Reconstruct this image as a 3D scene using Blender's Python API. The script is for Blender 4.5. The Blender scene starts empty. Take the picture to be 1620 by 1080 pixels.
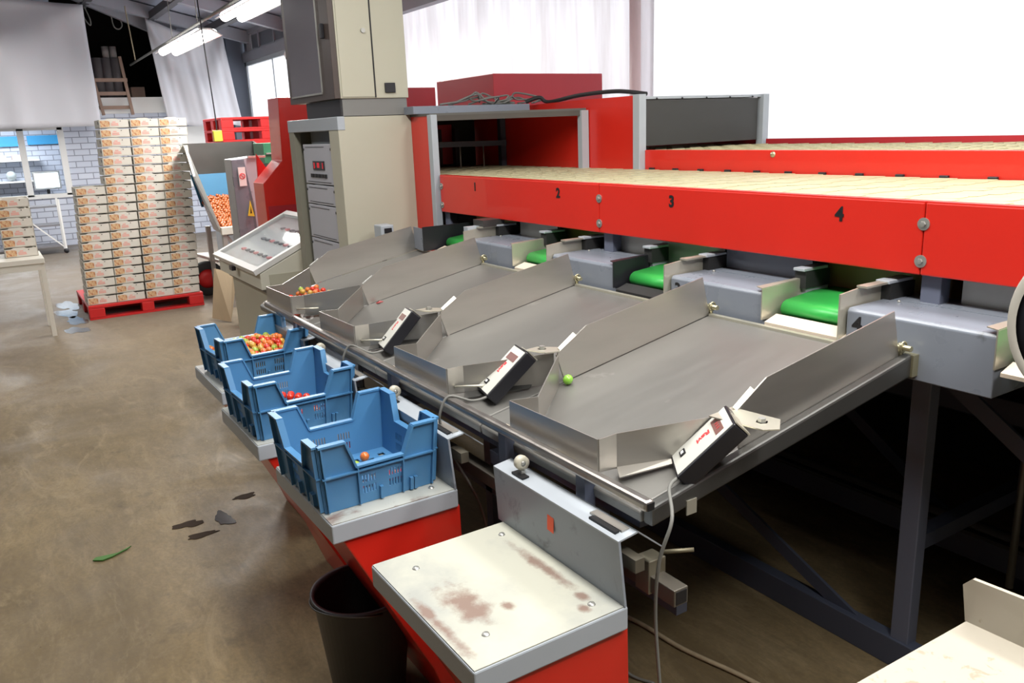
import bpy, bmesh, math, random
from mathutils import Vector, Matrix
random.seed(7)
S = bpy.context.scene
C = S.collection
PI = math.pi
V = Vector

# ------------------------------------------------------------ materials
def nodes(name):
    m = bpy.data.materials.new(name); m.use_nodes = True
    nt = m.node_tree; b = nt.nodes['Principled BSDF']
    return m, nt, b
def mat(name, col, rough=.5, metal=0., var=.0, scale=6., dirt=None, dirt_amt=.0, dirt_scale=3., bump=0., spec=None, coat=0., trans=0., aniso=None):
    """plain procedural material: colour with slow variation, optional dirt patches"""
    m, nt, b = nodes(name)
    N = nt.nodes.new; L = nt.links.new
    tc = N('ShaderNodeTexCoord'); 
    b.inputs['Roughness'].default_value = rough; b.inputs['Metallic'].default_value = metal
    if spec is not None: b.inputs['Specular IOR Level'].default_value = spec
    b.inputs['Coat Weight'].default_value = coat
    col = (*col, 1)
    src = None
    if var > 0:
        n = N('ShaderNodeTexNoise'); n.inputs['Scale'].default_value = scale; n.inputs['Detail'].default_value = 5
        if aniso:
            mp = N('ShaderNodeMapping'); mp.inputs['Scale'].default_value = aniso; L(tc.outputs['Object'], mp.inputs[0]); L(mp.outputs[0], n.inputs['Vector'])
        else: L(tc.outputs['Object'], n.inputs['Vector'])
        r = N('ShaderNodeMapRange'); r.inputs[3].default_value = 1-var; r.inputs[4].default_value = 1+var
        L(n.outputs[0], r.inputs[0])
        mx = N('ShaderNodeVectorMath'); mx.operation = 'SCALE'; mx.inputs[0].default_value = col[:3]
        L(r.outputs[0], mx.inputs['Scale']); src = mx.outputs[0]
        rr = N('ShaderNodeMapRange'); rr.inputs[3].default_value = max(.02, rough-.12*min(1, var*5)); rr.inputs[4].default_value = min(1, rough+.12*min(1, var*5))
        L(n.outputs[0], rr.inputs[0]); L(rr.outputs[0], b.inputs['Roughness'])
    if dirt:
        n2 = N('ShaderNodeTexNoise'); n2.inputs['Scale'].default_value = dirt_scale; n2.inputs['Detail'].default_value = 8; n2.inputs['Roughness'].default_value = .65
        L(tc.outputs['Object'], n2.inputs['Vector'])
        cr = N('ShaderNodeMapRange'); cr.inputs[1].default_value = .62-dirt_amt*.2; cr.inputs[2].default_value = .74-dirt_amt*.1
        L(n2.outputs[0], cr.inputs[0])
        mm = N('ShaderNodeMix'); mm.data_type = 'RGBA'
        L(cr.outputs[0], mm.inputs[0])
        if src: L(src, mm.inputs[6])
        else: mm.inputs[6].default_value = col
        mm.inputs[7].default_value = (*dirt, 1); src = mm.outputs[2]
    if src: L(src, b.inputs['Base Color'])
    else: b.inputs['Base Color'].default_value = col
    if bump:
        nb = N('ShaderNodeTexNoise'); nb.inputs['Scale'].default_value = scale*6; L(tc.outputs['Object'], nb.inputs['Vector'])
        bp = N('ShaderNodeBump'); bp.inputs['Strength'].default_value = bump; bp.inputs['Distance'].default_value = .002
        L(nb.outputs[0], bp.inputs['Height']); L(bp.outputs[0], b.inputs['Normal'])
    return m
def emis(name, col, s):
    m, nt, b = nodes(name)
    b.inputs['Base Color'].default_value = (*col, 1)
    b.inputs['Emission Color'].default_value = (*col, 1); b.inputs['Emission Strength'].default_value = s
    return m

M = {}
M['red'] = mat('red_paint', (.66, .022, .012), .33, var=.07, scale=2.5, coat=.25, dirt=(.55,.12,.09), dirt_amt=-.55, dirt_scale=30)
M['darkred'] = mat('dark_red_paint', (.42, .02, .03), .4, var=.08, scale=3)
M['grey'] = mat('blue_grey_paint', (.22, .245, .29), .28, var=.05, scale=8, dirt=(.12,.13,.14), dirt_amt=-.25, dirt_scale=9)
M['lgrey'] = mat('light_grey_paint', (.40, .44, .48), .42, var=.05, scale=6, dirt=(.2,.2,.2), dirt_amt=-.2, dirt_scale=14)
M['frame'] = mat('frame_grey_shaded', (.062, .072, .105), .45, var=.08, scale=5)  # frame grey darkened to stand in for shade under the machine
M['leglit'] = mat('frame_grey_lit', (.13, .145, .20), .42, var=.06, scale=5)  # lighter copy of the frame grey for the lit front legs
M['beige'] = mat('beige_paint', (.49, .475, .375), .45, var=.03, scale=3, dirt=(.33,.31,.24), dirt_amt=-.6, dirt_scale=12)
M['cream'] = mat('cream_paint', (.66, .65, .55), .45, var=.03, scale=4)
M['steel'] = mat('brushed_steel', (.46, .44, .405), .36, metal=.8, var=.12, scale=4, aniso=(1,1,6))
M['belt'] = mat('dark_steel_tray_floor', (.20, .196, .182), .45, metal=.45, var=.10, scale=5, dirt=(.30,.29,.27), dirt_amt=-.15, dirt_scale=5, aniso=(6,1,1))
M['galv'] = mat('galvanised_steel', (.46, .46, .43), .42, metal=.7, var=.15, scale=9)
M['dsteel'] = mat('dark_steel', (.11, .11, .105), .42, metal=.7, var=.1, scale=7)
M['zinc'] = mat('zinc_plate', (.55, .53, .44), .35, metal=.6, var=.08, scale=10)
M['brass'] = mat('brass_bolt', (.50, .46, .30), .35, metal=.8)
M['black'] = mat('black_plastic', (.014, .014, .018), .38)
M['rubber'] = mat('black_rubber', (.02, .02, .02), .7, var=.2)
M['green'] = mat('green_belt', (.035, .40, .07), .38, var=.1, scale=8)
M['blue'] = mat('blue_plastic', (.072, .225, .435), .38, var=.06, scale=10, dirt=(.12,.27,.44), dirt_amt=-.3, dirt_scale=18)
M['creamstrip'] = mat('cream_strip', (.72, .62, .50), .55, var=.08, scale=14, dirt=(.5,.38,.3), dirt_amt=-.2, dirt_scale=30)
M['wood'] = mat('plywood', (.55, .42, .27), .6, var=.1, scale=5, aniso=(1,6,1))
M['cardb'] = mat('brown_deflector', (.30, .185, .075), .35, var=.25, scale=4, coat=.3)
M['white'] = mat('white_paint', (.78, .78, .76), .5)
M['tablew'] = mat('table_cream', (.70, .68, .60), .5, var=.03)
M['sign'] = mat('sign_white', (.8, .8, .78), .5)
M['ink'] = mat('black_ink', (.01, .01, .012), .5)
M['redink'] = mat('red_ink', (.75, .06, .07), .5)
M['pinkink'] = mat('pink_ink', (.80, .42, .36), .6)
M['yellow'] = mat('yellow_label', (.75, .62, .05), .5)
M['carton'] = mat('white_carton', (.70, .675, .60), .6, var=.03, scale=6)
M['cartprint'] = mat('carton_tomato_print', (.70, .50, .28), .6, dirt=(.42,.10,.03), dirt_amt=.9, dirt_scale=45)
M['rope'] = mat('grey_cable', (.17, .17, .155), .6)
M['bcable'] = mat('dirty_beige_cable', (.42, .34, .22), .6, var=.3, scale=30)
M['calyx'] = mat('tomato_calyx', (.05, .16, .02), .6)
M['dgreen'] = mat('dark_green_plastic', (.03, .16, .08), .45)
M['bluerub'] = mat('blue_belt', (.03, .16, .30), .5, var=.1)
M['redpl'] = mat('red_plastic', (.62, .02, .02), .4, var=.05)
M['dark'] = mat('shade_black_lining', (.03, .027, .025), .9)  # near-black colour stands in for shade in loft, hood and under machine
M['roll'] = mat('grey_wrapped_roll', (.22, .20, .20), .5, var=.1)
M['oldwood'] = mat('weathered_wood', (.30, .20, .15), .7, var=.15)
M['rafter'] = mat('rafter_paint', (.30, .31, .35), .6, var=.05)
M['rooflining'] = mat('roof_lining', (.34, .36, .44), .7, var=.15, scale=1.)
M['lamp'] = emis('fluorescent_tube', (1, .97, .93), 9.)
M['screen'] = emis('lit_monitor', (.85, .93, 1), 1.3)
M['officelamp'] = emis('office_lamp', (.9, .95, 1), 6.)
M['led'] = emis('red_led', (.6, .02, .03), .35)
M['window_red'] = mat('tinted_display_window', (.22, .10, .09), .2)
M['smoke'] = mat('smoked_door_glass', (.17, .16, .185), .12, spec=.7)  # violet-grey reflection put into the base colour of the glass
M['panel'] = mat('grey_white_panel', (.48, .49, .54), .45)
M['pallet_pl'] = M['redpl']
M['face'] = mat('display_face', (.66, .66, .60), .45)
def tomato_mat(n, c): return mat(n, c, .22, var=.14, scale=30, coat=.3)
M['tred'] = tomato_mat('tomato_red', (.60, .035, .012))
M['torange'] = tomato_mat('tomato_orange', (.62, .16, .03))
M['tgreen'] = tomato_mat('tomato_green', (.30, .42, .05))
M['tyellow'] = tomato_mat('tomato_turning', (.52, .30, .05))
M['tlime'] = tomato_mat('tomato_lime', (.25, .55, .06))

# platform paint: worn grey white top with brown rust patches that have a shape of their own
def worn(name, base, rust, sc=5.0, thr=.56, edge=.1, base2=None):
    m, nt, b = nodes(name); N = nt.nodes.new; L = nt.links.new
    tc = N('ShaderNodeTexCoord')
    n = N('ShaderNodeTexNoise'); n.inputs['Scale'].default_value = sc; n.inputs['Detail'].default_value = 9; n.inputs['Roughness'].default_value = .62; n.inputs['Distortion'].default_value = .4
    L(tc.outputs['Object'], n.inputs['Vector'])
    r = N('ShaderNodeMapRange'); r.inputs[1].default_value = thr; r.inputs[2].default_value = thr+edge; L(n.outputs[0], r.inputs[0])
    n2 = N('ShaderNodeTexNoise'); n2.inputs['Scale'].default_value = 2.2; n2.inputs['Detail'].default_value = 4
    L(tc.outputs['Object'], n2.inputs['Vector'])
    m1 = N('ShaderNodeMix'); m1.data_type = 'RGBA'; L(n2.outputs[0], m1.inputs[0])
    m1.inputs[6].default_value = (*base, 1); m1.inputs[7].default_value = (*(base2 or base), 1)
    m2 = N('ShaderNodeMix'); m2.data_type = 'RGBA'; L(r.outputs[0], m2.inputs[0]); L(m1.outputs[2], m2.inputs[6]); m2.inputs[7].default_value = (*rust, 1)
    L(m2.outputs[2], b.inputs['Base Color']); b.inputs['Roughness'].default_value = .42
    return m
def stained(name, base, base2, rust, spots):
    m, nt, b = nodes(name); N = nt.nodes.new; L = nt.links.new
    tc = N('ShaderNodeTexCoord')
    def noise(sc, d, r=.6):
        n = N('ShaderNodeTexNoise'); n.inputs['Scale'].default_value = sc; n.inputs['Detail'].default_value = d; n.inputs['Roughness'].default_value = r; L(tc.outputs['Object'], n.inputs['Vector']); return n
    n = noise(16, 9, .68)
    def mth(op, a, c):
        x = N('ShaderNodeMath'); x.operation = op
        for i, v in enumerate((a, c)):
            if isinstance(v, (int, float)): x.inputs[i].default_value = v
            else: L(v, x.inputs[i])
        return x.outputs[0]
    tot = None
    for (cx, cy, rx, ry, rot, st) in spots:
        mp = N('ShaderNodeMapping'); mp.vector_type = 'TEXTURE'; mp.inputs['Location'].default_value = (cx, cy, .757); mp.inputs['Rotation'].default_value = (0, 0, rot); mp.inputs['Scale'].default_value = (rx, ry, 1)
        L(tc.outputs['Object'], mp.inputs[0]); ln = N('ShaderNodeVectorMath'); ln.operation = 'LENGTH'; L(mp.outputs[0], ln.inputs[0])
        d = mth('SUBTRACT', st, mth('MULTIPLY', ln.outputs['Value'], st)); tot = d if tot is None else mth('MAXIMUM', tot, d)
    v = mth('ADD', tot, mth('MULTIPLY', mth('SUBTRACT', n.outputs[0], .5), 3.2))
    r = N('ShaderNodeMapRange'); r.inputs[1].default_value = .05; r.inputs[2].default_value = .9; r.inputs[4].default_value = .9; L(v, r.inputs[0])
    m1 = N('ShaderNodeMix'); m1.data_type = 'RGBA'; nn_ = noise(3.5, 6); q = N('ShaderNodeMapRange'); q.inputs[1].default_value = .4; q.inputs[2].default_value = .62; L(nn_.outputs[0], q.inputs[0]); L(q.outputs[0], m1.inputs[0])
    m1.inputs[6].default_value = (*base, 1); m1.inputs[7].default_value = (*base2, 1)
    m2 = N('ShaderNodeMix'); m2.data_type = 'RGBA'; L(r.outputs[0], m2.inputs[0]); L(m1.outputs[2], m2.inputs[6]); m2.inputs[7].default_value = (*rust, 1)
    L(m2.outputs[2], b.inputs['Base Color']); b.inputs['Roughness'].default_value = .42
    return m
M['worn4'] = stained('rust_stained_platform', (.50, .50, .42), (.36, .37, .34), (.22, .14, .11),
    [(-1.41, .735, .11, .055, .15, 1.3), (-1.37, .648, .16, .018, 0, 1.2), (-1.40, .955, .16, .020, .05, 1.3), (-1.275, .955, .03, .022, 0, 1.8), (-1.34, .80, .025, .02, 0, 1.1), (-1.24, .93, .02, .015, 0, 1.2)])
M['worn'] = worn('worn_platform_paint', (.48, .49, .43), (.20, .125, .10), 5.5, .585, .09, (.38, .40, .40))
M['wornplate'] = worn('scuffed_grey_plate', (.31, .34, .385), (.06, .06, .06), 11, .56, .22, (.24, .27, .31))
M['worncream'] = worn('worn_cream_board', (.47, .435, .36), (.36, .30, .22), 26, .60, .06, (.42, .38, .31))

# concrete floor
def concrete():
    m, nt, b = nodes('stained_concrete'); N = nt.nodes.new; L = nt.links.new
    tc = N('ShaderNodeTexCoord')
    def noise(s, d=6, r=.6, dist=0, scl=None):
        n = N('ShaderNodeTexNoise'); n.inputs['Scale'].default_value = s; n.inputs['Detail'].default_value = d; n.inputs['Roughness'].default_value = r; n.inputs['Distortion'].default_value = dist
        if scl:
            mp = N('ShaderNodeMapping'); mp.inputs['Scale'].default_value = scl; mp.inputs['Rotation'].default_value = (0, 0, .25); L(tc.outputs['Object'], mp.inputs[0]); L(mp.outputs[0], n.inputs['Vector'])
        else: L(tc.outputs['Object'], n.inputs['Vector'])
        return n.outputs[0]
    def rng(src, a, b_, c=0, d=1):
        r = N('ShaderNodeMapRange'); r.inputs[1].default_value = a; r.inputs[2].default_value = b_; r.inputs[3].default_value = c; r.inputs[4].default_value = d; L(src, r.inputs[0]); return r.outputs[0]
    def mix(f, a, c):
        x = N('ShaderNodeMix'); x.data_type = 'RGBA'; L(f, x.inputs[0])
        for s, v in ((6, a), (7, c)):
            if isinstance(v, tuple): x.inputs[s].default_value = (*v, 1)
            else: L(v, x.inputs[s])
        return x.outputs[2]
    c = mix(rng(noise(.9, 7, .6, .6, (.6, 1.6, 1)), .35, .65), (.135, .098, .048), (.27, .20, .102))
    c = mix(rng(noise(2.6, 9, .7, .3, (.5, 1.8, 1)), .50, .75), c, (.25, .19, .105))
    c = mix(rng(noise(5, 9, .75), .56, .78), c, (.085, .066, .042))
    c = mix(rng(noise(60, 3, .6), .35, .8, 0, .5), c, (.11, .085, .055))
    c = mix(rng(noise(13, 7, .75, .5, (.6, 1.5, 1)), .42, .70, 0, .65), c, (.125, .090, .048))
    c = mix(rng(noise(4.2, 10, .72, 1.2, (.5, 1.5, 1)), .54, .70, 0, .55), c, (.32, .25, .145))
    vn = noise(1.7, 9, .62, 1.6, (.45, 1.3, 1)); ab = N('ShaderNodeMath'); ab.operation = 'SUBTRACT'; L(vn, ab.inputs[0]); ab.inputs[1].default_value = .5
    a2 = N('ShaderNodeMath'); a2.operation = 'ABSOLUTE'; L(ab.outputs[0], a2.inputs[0])
    c = mix(rng(a2.outputs[0], .012, .0, 0, .14), c, (.30, .24, .15))
    c = mix(rng(noise(34, 4, .7), .69, .73), c, (.035, .028, .02))
    c = mix(rng(noise(27, 4, .7, 0, (1, 1, 2)), .715, .74), c, (.40, .33, .20))
    c = mix(rng(noise(16, 6, .7), .70, .78), c, (.04, .032, .025))
    # greyer, cooler slab colour towards the far end of the hall
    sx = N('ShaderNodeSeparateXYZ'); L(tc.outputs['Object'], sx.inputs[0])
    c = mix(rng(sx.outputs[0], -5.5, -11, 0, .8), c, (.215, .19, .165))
    L(c, b.inputs['Base Color'])
    L(rng(noise(1.3, 7, .65, .5), .38, .7, .72, .36), b.inputs['Roughness']); b.inputs['Specular IOR Level'].default_value = .35
    bp = N('ShaderNodeBump'); bp.inputs['Strength'].default_value = .35; bp.inputs['Distance'].default_value = .004
    L(noise(9, 8, .7), bp.inputs['Height']); L(bp.outputs[0], b.inputs['Normal'])
    return m
M['floor'] = concrete()
def brick():
    m, nt, b = nodes('painted_brick'); N = nt.nodes.new; L = nt.links.new
    tc = N('ShaderNodeTexCoord'); mp = N('ShaderNodeSeparateXYZ'); L(tc.outputs['Object'], mp.inputs[0])
    cb = N('ShaderNodeCombineXYZ'); L(mp.outputs[1], cb.inputs[0]); L(mp.outputs[2], cb.inputs[1])
    t = N('ShaderNodeTexBrick'); L(cb.outputs[0], t.inputs['Vector'])
    t.inputs['Scale'].default_value = 1; t.inputs['Brick Width'].default_value = .25; t.inputs['Row Height'].default_value = .105; t.inputs['Mortar Size'].default_value = .008
    t.inputs['Color1'].default_value = (.52, .56, .66, 1); t.inputs['Color2'].default_value = (.62, .66, .75, 1); t.inputs['Mortar'].default_value = (.25, .27, .33, 1)
    L(t.outputs[0], b.inputs['Base Color']); b.inputs['Roughness'].default_value = .6
    bp = N('ShaderNodeBump'); bp.inputs['Strength'].default_value = .5; L(t.outputs[0], bp.inputs['Height']); L(bp.outputs[0], b.inputs['Normal'])
    return m
M['brick'] = brick()
def sheetmat(name, col, tr):
    m, nt, b = nodes(name); N = nt.nodes.new; L = nt.links.new
    t = N('ShaderNodeBsdfTranslucent'); t.inputs[0].default_value = (*col, 1)
    b.inputs['Base Color'].default_value = (*col, 1); b.inputs['Roughness'].default_value = .35
    x = N('ShaderNodeMixShader'); x.inputs[0].default_value = tr
    L(b.outputs[0], x.inputs[1]); L(t.outputs[0], x.inputs[2]); L(x.outputs[0], nt.nodes['Material Output'].inputs[0])
    return m
M['sheet'] = sheetmat('white_plastic_sheet', (.70, .70, .74), .25)
M['curtain'] = sheetmat('translucent_white_sheet', (.93, .925, .94), .76)
def streaky():
    m = sheetmat('fold_streaked_sheet', (.9, .89, .91), .74); nt = m.node_tree; N = nt.nodes.new; L = nt.links.new  # fold shading put into the sheet colour as vertical streaks
    tc = N('ShaderNodeTexCoord'); mp = N('ShaderNodeMapping'); mp.inputs['Scale'].default_value = (5, 1, .35); n = N('ShaderNodeTexNoise'); n.inputs['Scale'].default_value = 1.6; n.inputs['Detail'].default_value = 8; n.inputs['Roughness'].default_value = .65
    L(tc.outputs['Object'], mp.inputs[0]); L(mp.outputs[0], n.inputs['Vector'])
    r = N('ShaderNodeValToRGB'); r.color_ramp.elements[0].position = .35; r.color_ramp.elements[0].color = (.80, .775, .785, 1); r.color_ramp.elements[1].position = .62; r.color_ramp.elements[1].color = (.93, .92, .94, 1)
    L(n.outputs[0], r.inputs[0])
    for nd in nt.nodes:
        if nd.type == 'BSDF_TRANSLUCENT': L(r.outputs[0], nd.inputs[0])
        if nd.type == 'BSDF_PRINCIPLED': L(r.outputs[0], nd.inputs['Base Color'])
    return m
M['folded'] = streaky()
M['strips'] = sheetmat('bright_door_sheet', (.97, .97, .98), .9)
M['clear'] = sheetmat('milky_roof_panel', (.62, .64, .72), .5)
def glass():
    m, nt, b = nodes('clear_glass')
    b.inputs['Base Color'].default_value = (.9, .93, .95, 1); b.inputs['Roughness'].default_value = .05; b.inputs['Transmission Weight'].default_value = 1; b.inputs['IOR'].default_value = 1.05
    return m
M['glass'] = glass()
def beltcup():
    m, nt, b = nodes('cream_carrier_cups'); N = nt.nodes.new; L = nt.links.new
    tc = N('ShaderNodeTexCoord'); n = N('ShaderNodeTexNoise'); mp = N('ShaderNodeMapping'); mp.inputs['Scale'].default_value = (7, 30, 10)
    L(tc.outputs['Object'], mp.inputs[0]); L(mp.outputs[0], n.inputs['Vector']); n.inputs['Scale'].default_value = 1; n.inputs['Detail'].default_value = 5
    x = N('ShaderNodeMix'); x.data_type = 'RGBA'; L(n.outputs[0], x.inputs[0]); x.inputs[6].default_value = (.34, .30, .17, 1); x.inputs[7].default_value = (.62, .58, .38, 1)
    L(x.outputs[2], b.inputs['Base Color']); b.inputs['Roughness'].default_value = .5
    return m
M['cups'] = beltcup()

# ------------------------------------------------------------ mesh builder
class MB:
    def __init__(s): s.b = bmesh.new()
    def box(s, x0, x1, y0, y1, z0, z1, bev=0.):
        r = bmesh.ops.create_cube(s.b, size=1)['verts']
        for v in r: v.co = V(((x0+x1)/2+v.co.x*(x1-x0), (y0+y1)/2+v.co.y*(y1-y0), (z0+z1)/2+v.co.z*(z1-z0)))
        if bev:
            es = list({e for v in r for e in v.link_edges})
            bmesh.ops.bevel(s.b, geom=es, offset=bev, segments=2, affect='EDGES', profile=.5)
        return s
    def prism(s, pts, d, bev=0.):
        """closed planar outline extruded by vector d"""
        d = V(d); a = [s.b.verts.new(V(p)) for p in pts]; c = [s.b.verts.new(V(p)+d) for p in pts]
        n = len(pts); fs = [s.b.faces.new(a), s.b.faces.new(c[::-1])]
        for i in range(n): fs.append(s.b.faces.new((a[i], c[i], c[(i+1) % n], a[(i+1) % n])))
        bmesh.ops.recalc_face_normals(s.b, faces=fs)
        if bev:
            es = list({e for v in a+c for e in v.link_edges}); bmesh.ops.bevel(s.b, geom=es, offset=bev, segments=2, affect='EDGES', profile=.5)
        return s
    def bar(s, p, q, w, h=None, up=(0, 0, 1), bev=0.):
        """rectangular bar from p to q; w across, h along 'up'"""
        h = h or w; p, q = V(p), V(q); d = (q-p); n = d.normalized(); u = V(up)
        if abs(n.dot(u)) > .95: u = V((1, 0, 0))
        sd = n.cross(u).normalized(); u = sd.cross(n).normalized()
        s.prism([p-sd*w/2-u*h/2, p+sd*w/2-u*h/2, p+sd*w/2+u*h/2, p-sd*w/2+u*h/2], d, bev); return s
    def tube(s, pts, r, seg=10, cap=True):
        pts = [V(p) for p in pts]; rings = []
        t = (pts[1]-pts[0]).normalized(); u = V((0, 0, 1)) if abs(t.z) < .9 else V((1, 0, 0)); u = (u-t*u.dot(t)).normalized()
        for i, p in enumerate(pts):
            if i == 0: tt = pts[1]-pts[0]
            elif i == len(pts)-1: tt = pts[-1]-pts[-2]
            else: tt = pts[i+1]-pts[i-1]
            tt.normalize(); u = (u-tt*u.dot(tt)).normalized(); w = tt.cross(u)
            rr = r[i] if isinstance(r, (list, tuple)) else r
            rings.append([s.b.verts.new(p+(u*math.cos(2*PI*k/seg)+w*math.sin(2*PI*k/seg))*rr) for k in range(seg)])
        for A, B in zip(rings, rings[1:]):
            for k in range(seg):
                f = s.b.faces.new((A[k], A[(k+1) % seg], B[(k+1) % seg], B[k])); f.smooth = True
        if cap: s.b.faces.new(rings[0][::-1]); s.b.faces.new(rings[-1])
        return s
    def cyl(s, p, q, r, seg=20): return s.tube([p, q], r, seg)
    def lathe(s, c, prof, axis='z', seg=32, smooth=True):
        c = V(c); rings = []
        for r, h in prof:
            ring = []
            for k in range(seg):
                a = 2*PI*k/seg; x, y = r*math.cos(a), r*math.sin(a)
                o = {'z': V((x, y, h)), 'x': V((h, x, y)), 'y': V((x, h, y))}[axis]
                ring.append(s.b.verts.new(c+o))
            rings.append(ring)
        for A, B in zip(rings, rings[1:]):
            for k in range(seg):
                f = s.b.faces.new((A[k], A[(k+1) % seg], B[(k+1) % seg], B[k])); f.smooth = smooth
        return s
    def ball(s, c, r, sub=2, sc=(1, 1, 1)):
        vs = bmesh.ops.create_icosphere(s.b, subdivisions=sub, radius=r)['verts']
        for v in vs: v.co = V((v.co.x*sc[0], v.co.y*sc[1], v.co.z*sc[2]))+V(c)
        for v in vs:
            for f in v.link_faces: f.smooth = True
        return s
    def build(s, name, m, parent=None, label=None, solid=0., loc=None):
        me = bpy.data.meshes.new(name); bmesh.ops.remove_doubles(s.b, verts=s.b.verts, dist=1e-5) if False else None
        bmesh.ops.recalc_face_normals(s.b, faces=s.b.faces[:])
        s.b.to_mesh(me); s.b.free()
        me.materials.append(m if not isinstance(m, str) else M[m])
        o = bpy.data.objects.new(name, me); C.objects.link(o)
        if solid:
            md = o.modifiers.new('thickness', 'SOLIDIFY'); md.thickness = solid; md.offset = 0
        if parent:
            o.parent = parent
            # children are given in world coordinates: undo the chain's offset
            off = V((0, 0, 0)); p = parent
            while p: off += p.location; p = p.parent
            o.location = -off if loc is None else V(loc)-off
        elif loc is not None: o.location = loc
        if label: o['label'] = label
        return o
def tag(o, label=None, cat=None, group=None, kind=None):
    if label: o['label'] = label
    if cat: o['category'] = cat
    if group: o['group'] = group
    if kind: o['kind'] = kind
    return o
def thing(name, loc, label, cat, group=None):
    o = bpy.data.objects.new(name, None); C.objects.link(o); o.location = loc; o.empty_display_size = .05
    return tag(o, label, cat, group)
def struct(mb, name, m, **k):
    o = mb.build(name, m, **k); o['kind'] = 'structure'; return o
def copy_tree(o, parent=None):
    c = o.copy(); C.objects.link(c)
    if parent: c.parent = parent
    for ch in list(o.children): copy_tree(ch, c)
    return c
def text(name, body, m, size, origin, ux, uy, parent=None, thick=.0006, bold=True):
    """extruded lettering whose baseline runs along ux and whose up is uy"""
    cu = bpy.data.curves.new(name, 'FONT'); cu.body = body; cu.size = size; cu.extrude = thick; cu.align_x = 'CENTER'; cu.align_y = 'CENTER'
    if bold: cu.offset = size*.034
    t = bpy.data.objects.new(name, cu); C.objects.link(t)
    dg = bpy.context.evaluated_depsgraph_get(); me = bpy.data.meshes.new_from_object(t.evaluated_get(dg)); bpy.data.objects.remove(t)
    ux = V(ux).normalized(); uy = V(uy).normalized(); n = ux.cross(uy); R = Matrix((ux, uy, n)).transposed()
    for v in me.vertices: v.co = R @ v.co + V(origin)
    me.materials.clear(); me.materials.append(M[m])
    o = bpy.data.objects.new(name, me); C.objects.link(o)
    if parent:
        o.parent = parent; off = V((0, 0, 0)); p = parent
        while p: off += p.location; p = p.parent
        o.location = -off
    return o
def bez(pts, n=8):
    """smooth polyline through points (Catmull-Rom)"""
    P = [V(p) for p in pts]; P = [P[0]]+P+[P[-1]]; out = []
    for i in range(1, len(P)-2):
        for k in range(n):
            t = k/n; a, b, c, d = P[i-1], P[i], P[i+1], P[i+2]
            out.append(.5*((2*b)+(c-a)*t+(2*a-5*b+4*c-d)*t*t+(3*b-a-3*c+d)*t**3))
    out.append(P[-2]); return out

# ------------------------------------------------------------ camera (18 mm on APS-C)
cam = bpy.data.cameras.new('camera'); cam.sensor_width = 36; cam.lens = 1296.23*36/1620; cam.clip_end = 200
co = bpy.data.objects.new('camera', cam); C.objects.link(co)
pitch, roll, yaw = 1.31623736, -0.03999928, 1.01160833
co.matrix_world = Matrix.Translation((0, 0, 1.75)) @ Matrix.Rotation(yaw, 4, 'Z') @ Matrix.Rotation(pitch, 4, 'X') @ Matrix.Rotation(roll, 4, 'Z')
S.camera = co
exec_parts = []

# ============================================================ SETTING
XB, XF, YL, YR = -16.9, 4.0, -6.0, 4.6
struct(MB().box(-22, XF+.1, YL, 9, -.1, 0), 'floor', 'floor')
# back wall (white painted brick) with office window opening, and dark loft opening above
W = MB()
t = .2
W.box(XB-t, XB, YL, 4.6, 0, .88)
W.box(XB-t, XB, YL, -1.6, .88, 2.10)
W.box(XB-t, XB, 1.36, 4.6, .88, 2.33)
W.box(XB-t, XB, YL, 1.36, 2.06, 2.33)
W.box(XB-t, XB, YL, 1.5, 2.33, 4.9)
W.box(XB-t, XB, 3.2, 4.6, 2.33, 4.6)
W.box(XB-t, XB, 1.5, 3.2, 4.3, 4.7)
struct(W, 'wall_back', 'brick')
M['duskwall'] = mat('grey_hall_wall', (.22, .22, .22), .8)
struct(MB().box(XB-.02, XF, YL-.1, YL, 0, 5.0), 'wall_left', 'duskwall')
struct(MB().box(XF, XF+.1, YL, 5, 0, 5.0), 'wall_front', 'duskwall')
# right wall: frame around the big doorway, posts; the rest is plastic sheeting on the frame
R_ = MB()
R_.box(-10.4, -9.9, YR, YR+.15, 0, 3.6)
R_.box(XB, XF, YR, YR+.12, 3.15, 3.32)
R_.box(XB, XF, YR, YR+.2, 3.62, 3.9)
for x in (-15.6, -14.7, -13.9, -12.9, -11.6): R_.box(x, x+.06, YR+.02, YR+.08, 3.3, 3.64)
struct(R_, 'wall_right', 'rafter')
struct(MB().box(XB, XB+.26, YR-.28, YR+.1, 0, 3.7), 'trim_1', mat('column_grey', (.12, .14, .18), .6))
# door in the right wall: bright translucent strip door
d1 = struct(MB().box(-16.6, -16.5, YR+.02, YR+.08, 0, 3.15).box(-13.6, -13.56, YR+.04, YR+.07, 0, 3.15).box(-14.95, -14.92, YR+.04, YR+.07, 0, 3.15).box(-16.6, -10.4, YR+.02, YR+.08, 3.08, 3.15), 'door_1', 'lgrey')
g = MB()
for k in range(28):
    x = -16.5+k*.218; g.prism([(x, YR+.05+.003*(k % 2), .02), (x+.225, YR+.05+.003*(k % 2), .02), (x+.225, YR+.05+.003*(k % 2), 3.1), (x, YR+.05+.003*(k % 2), 3.1)], (0, .004, 0))
g.build('strip_curtain', 'strips', d1)
# glazing over the door
w2 = struct(MB().box(-16.6, -10, YR+.03, YR+.07, 3.32, 3.35).box(-16.6, -10, YR+.03, YR+.07, 3.58, 3.62), 'window_2', 'rafter')
MB().box(-16.6, -10, YR+.045, YR+.055, 3.34, 3.6).build('pane', mat('dusty_pane', (.10, .11, .13), .3), w2)
MB().box(-16.35, -16.0, YR+.02, YR+.03, 3.33, 3.6).build('bright_pane', 'curtain', w2)
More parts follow.
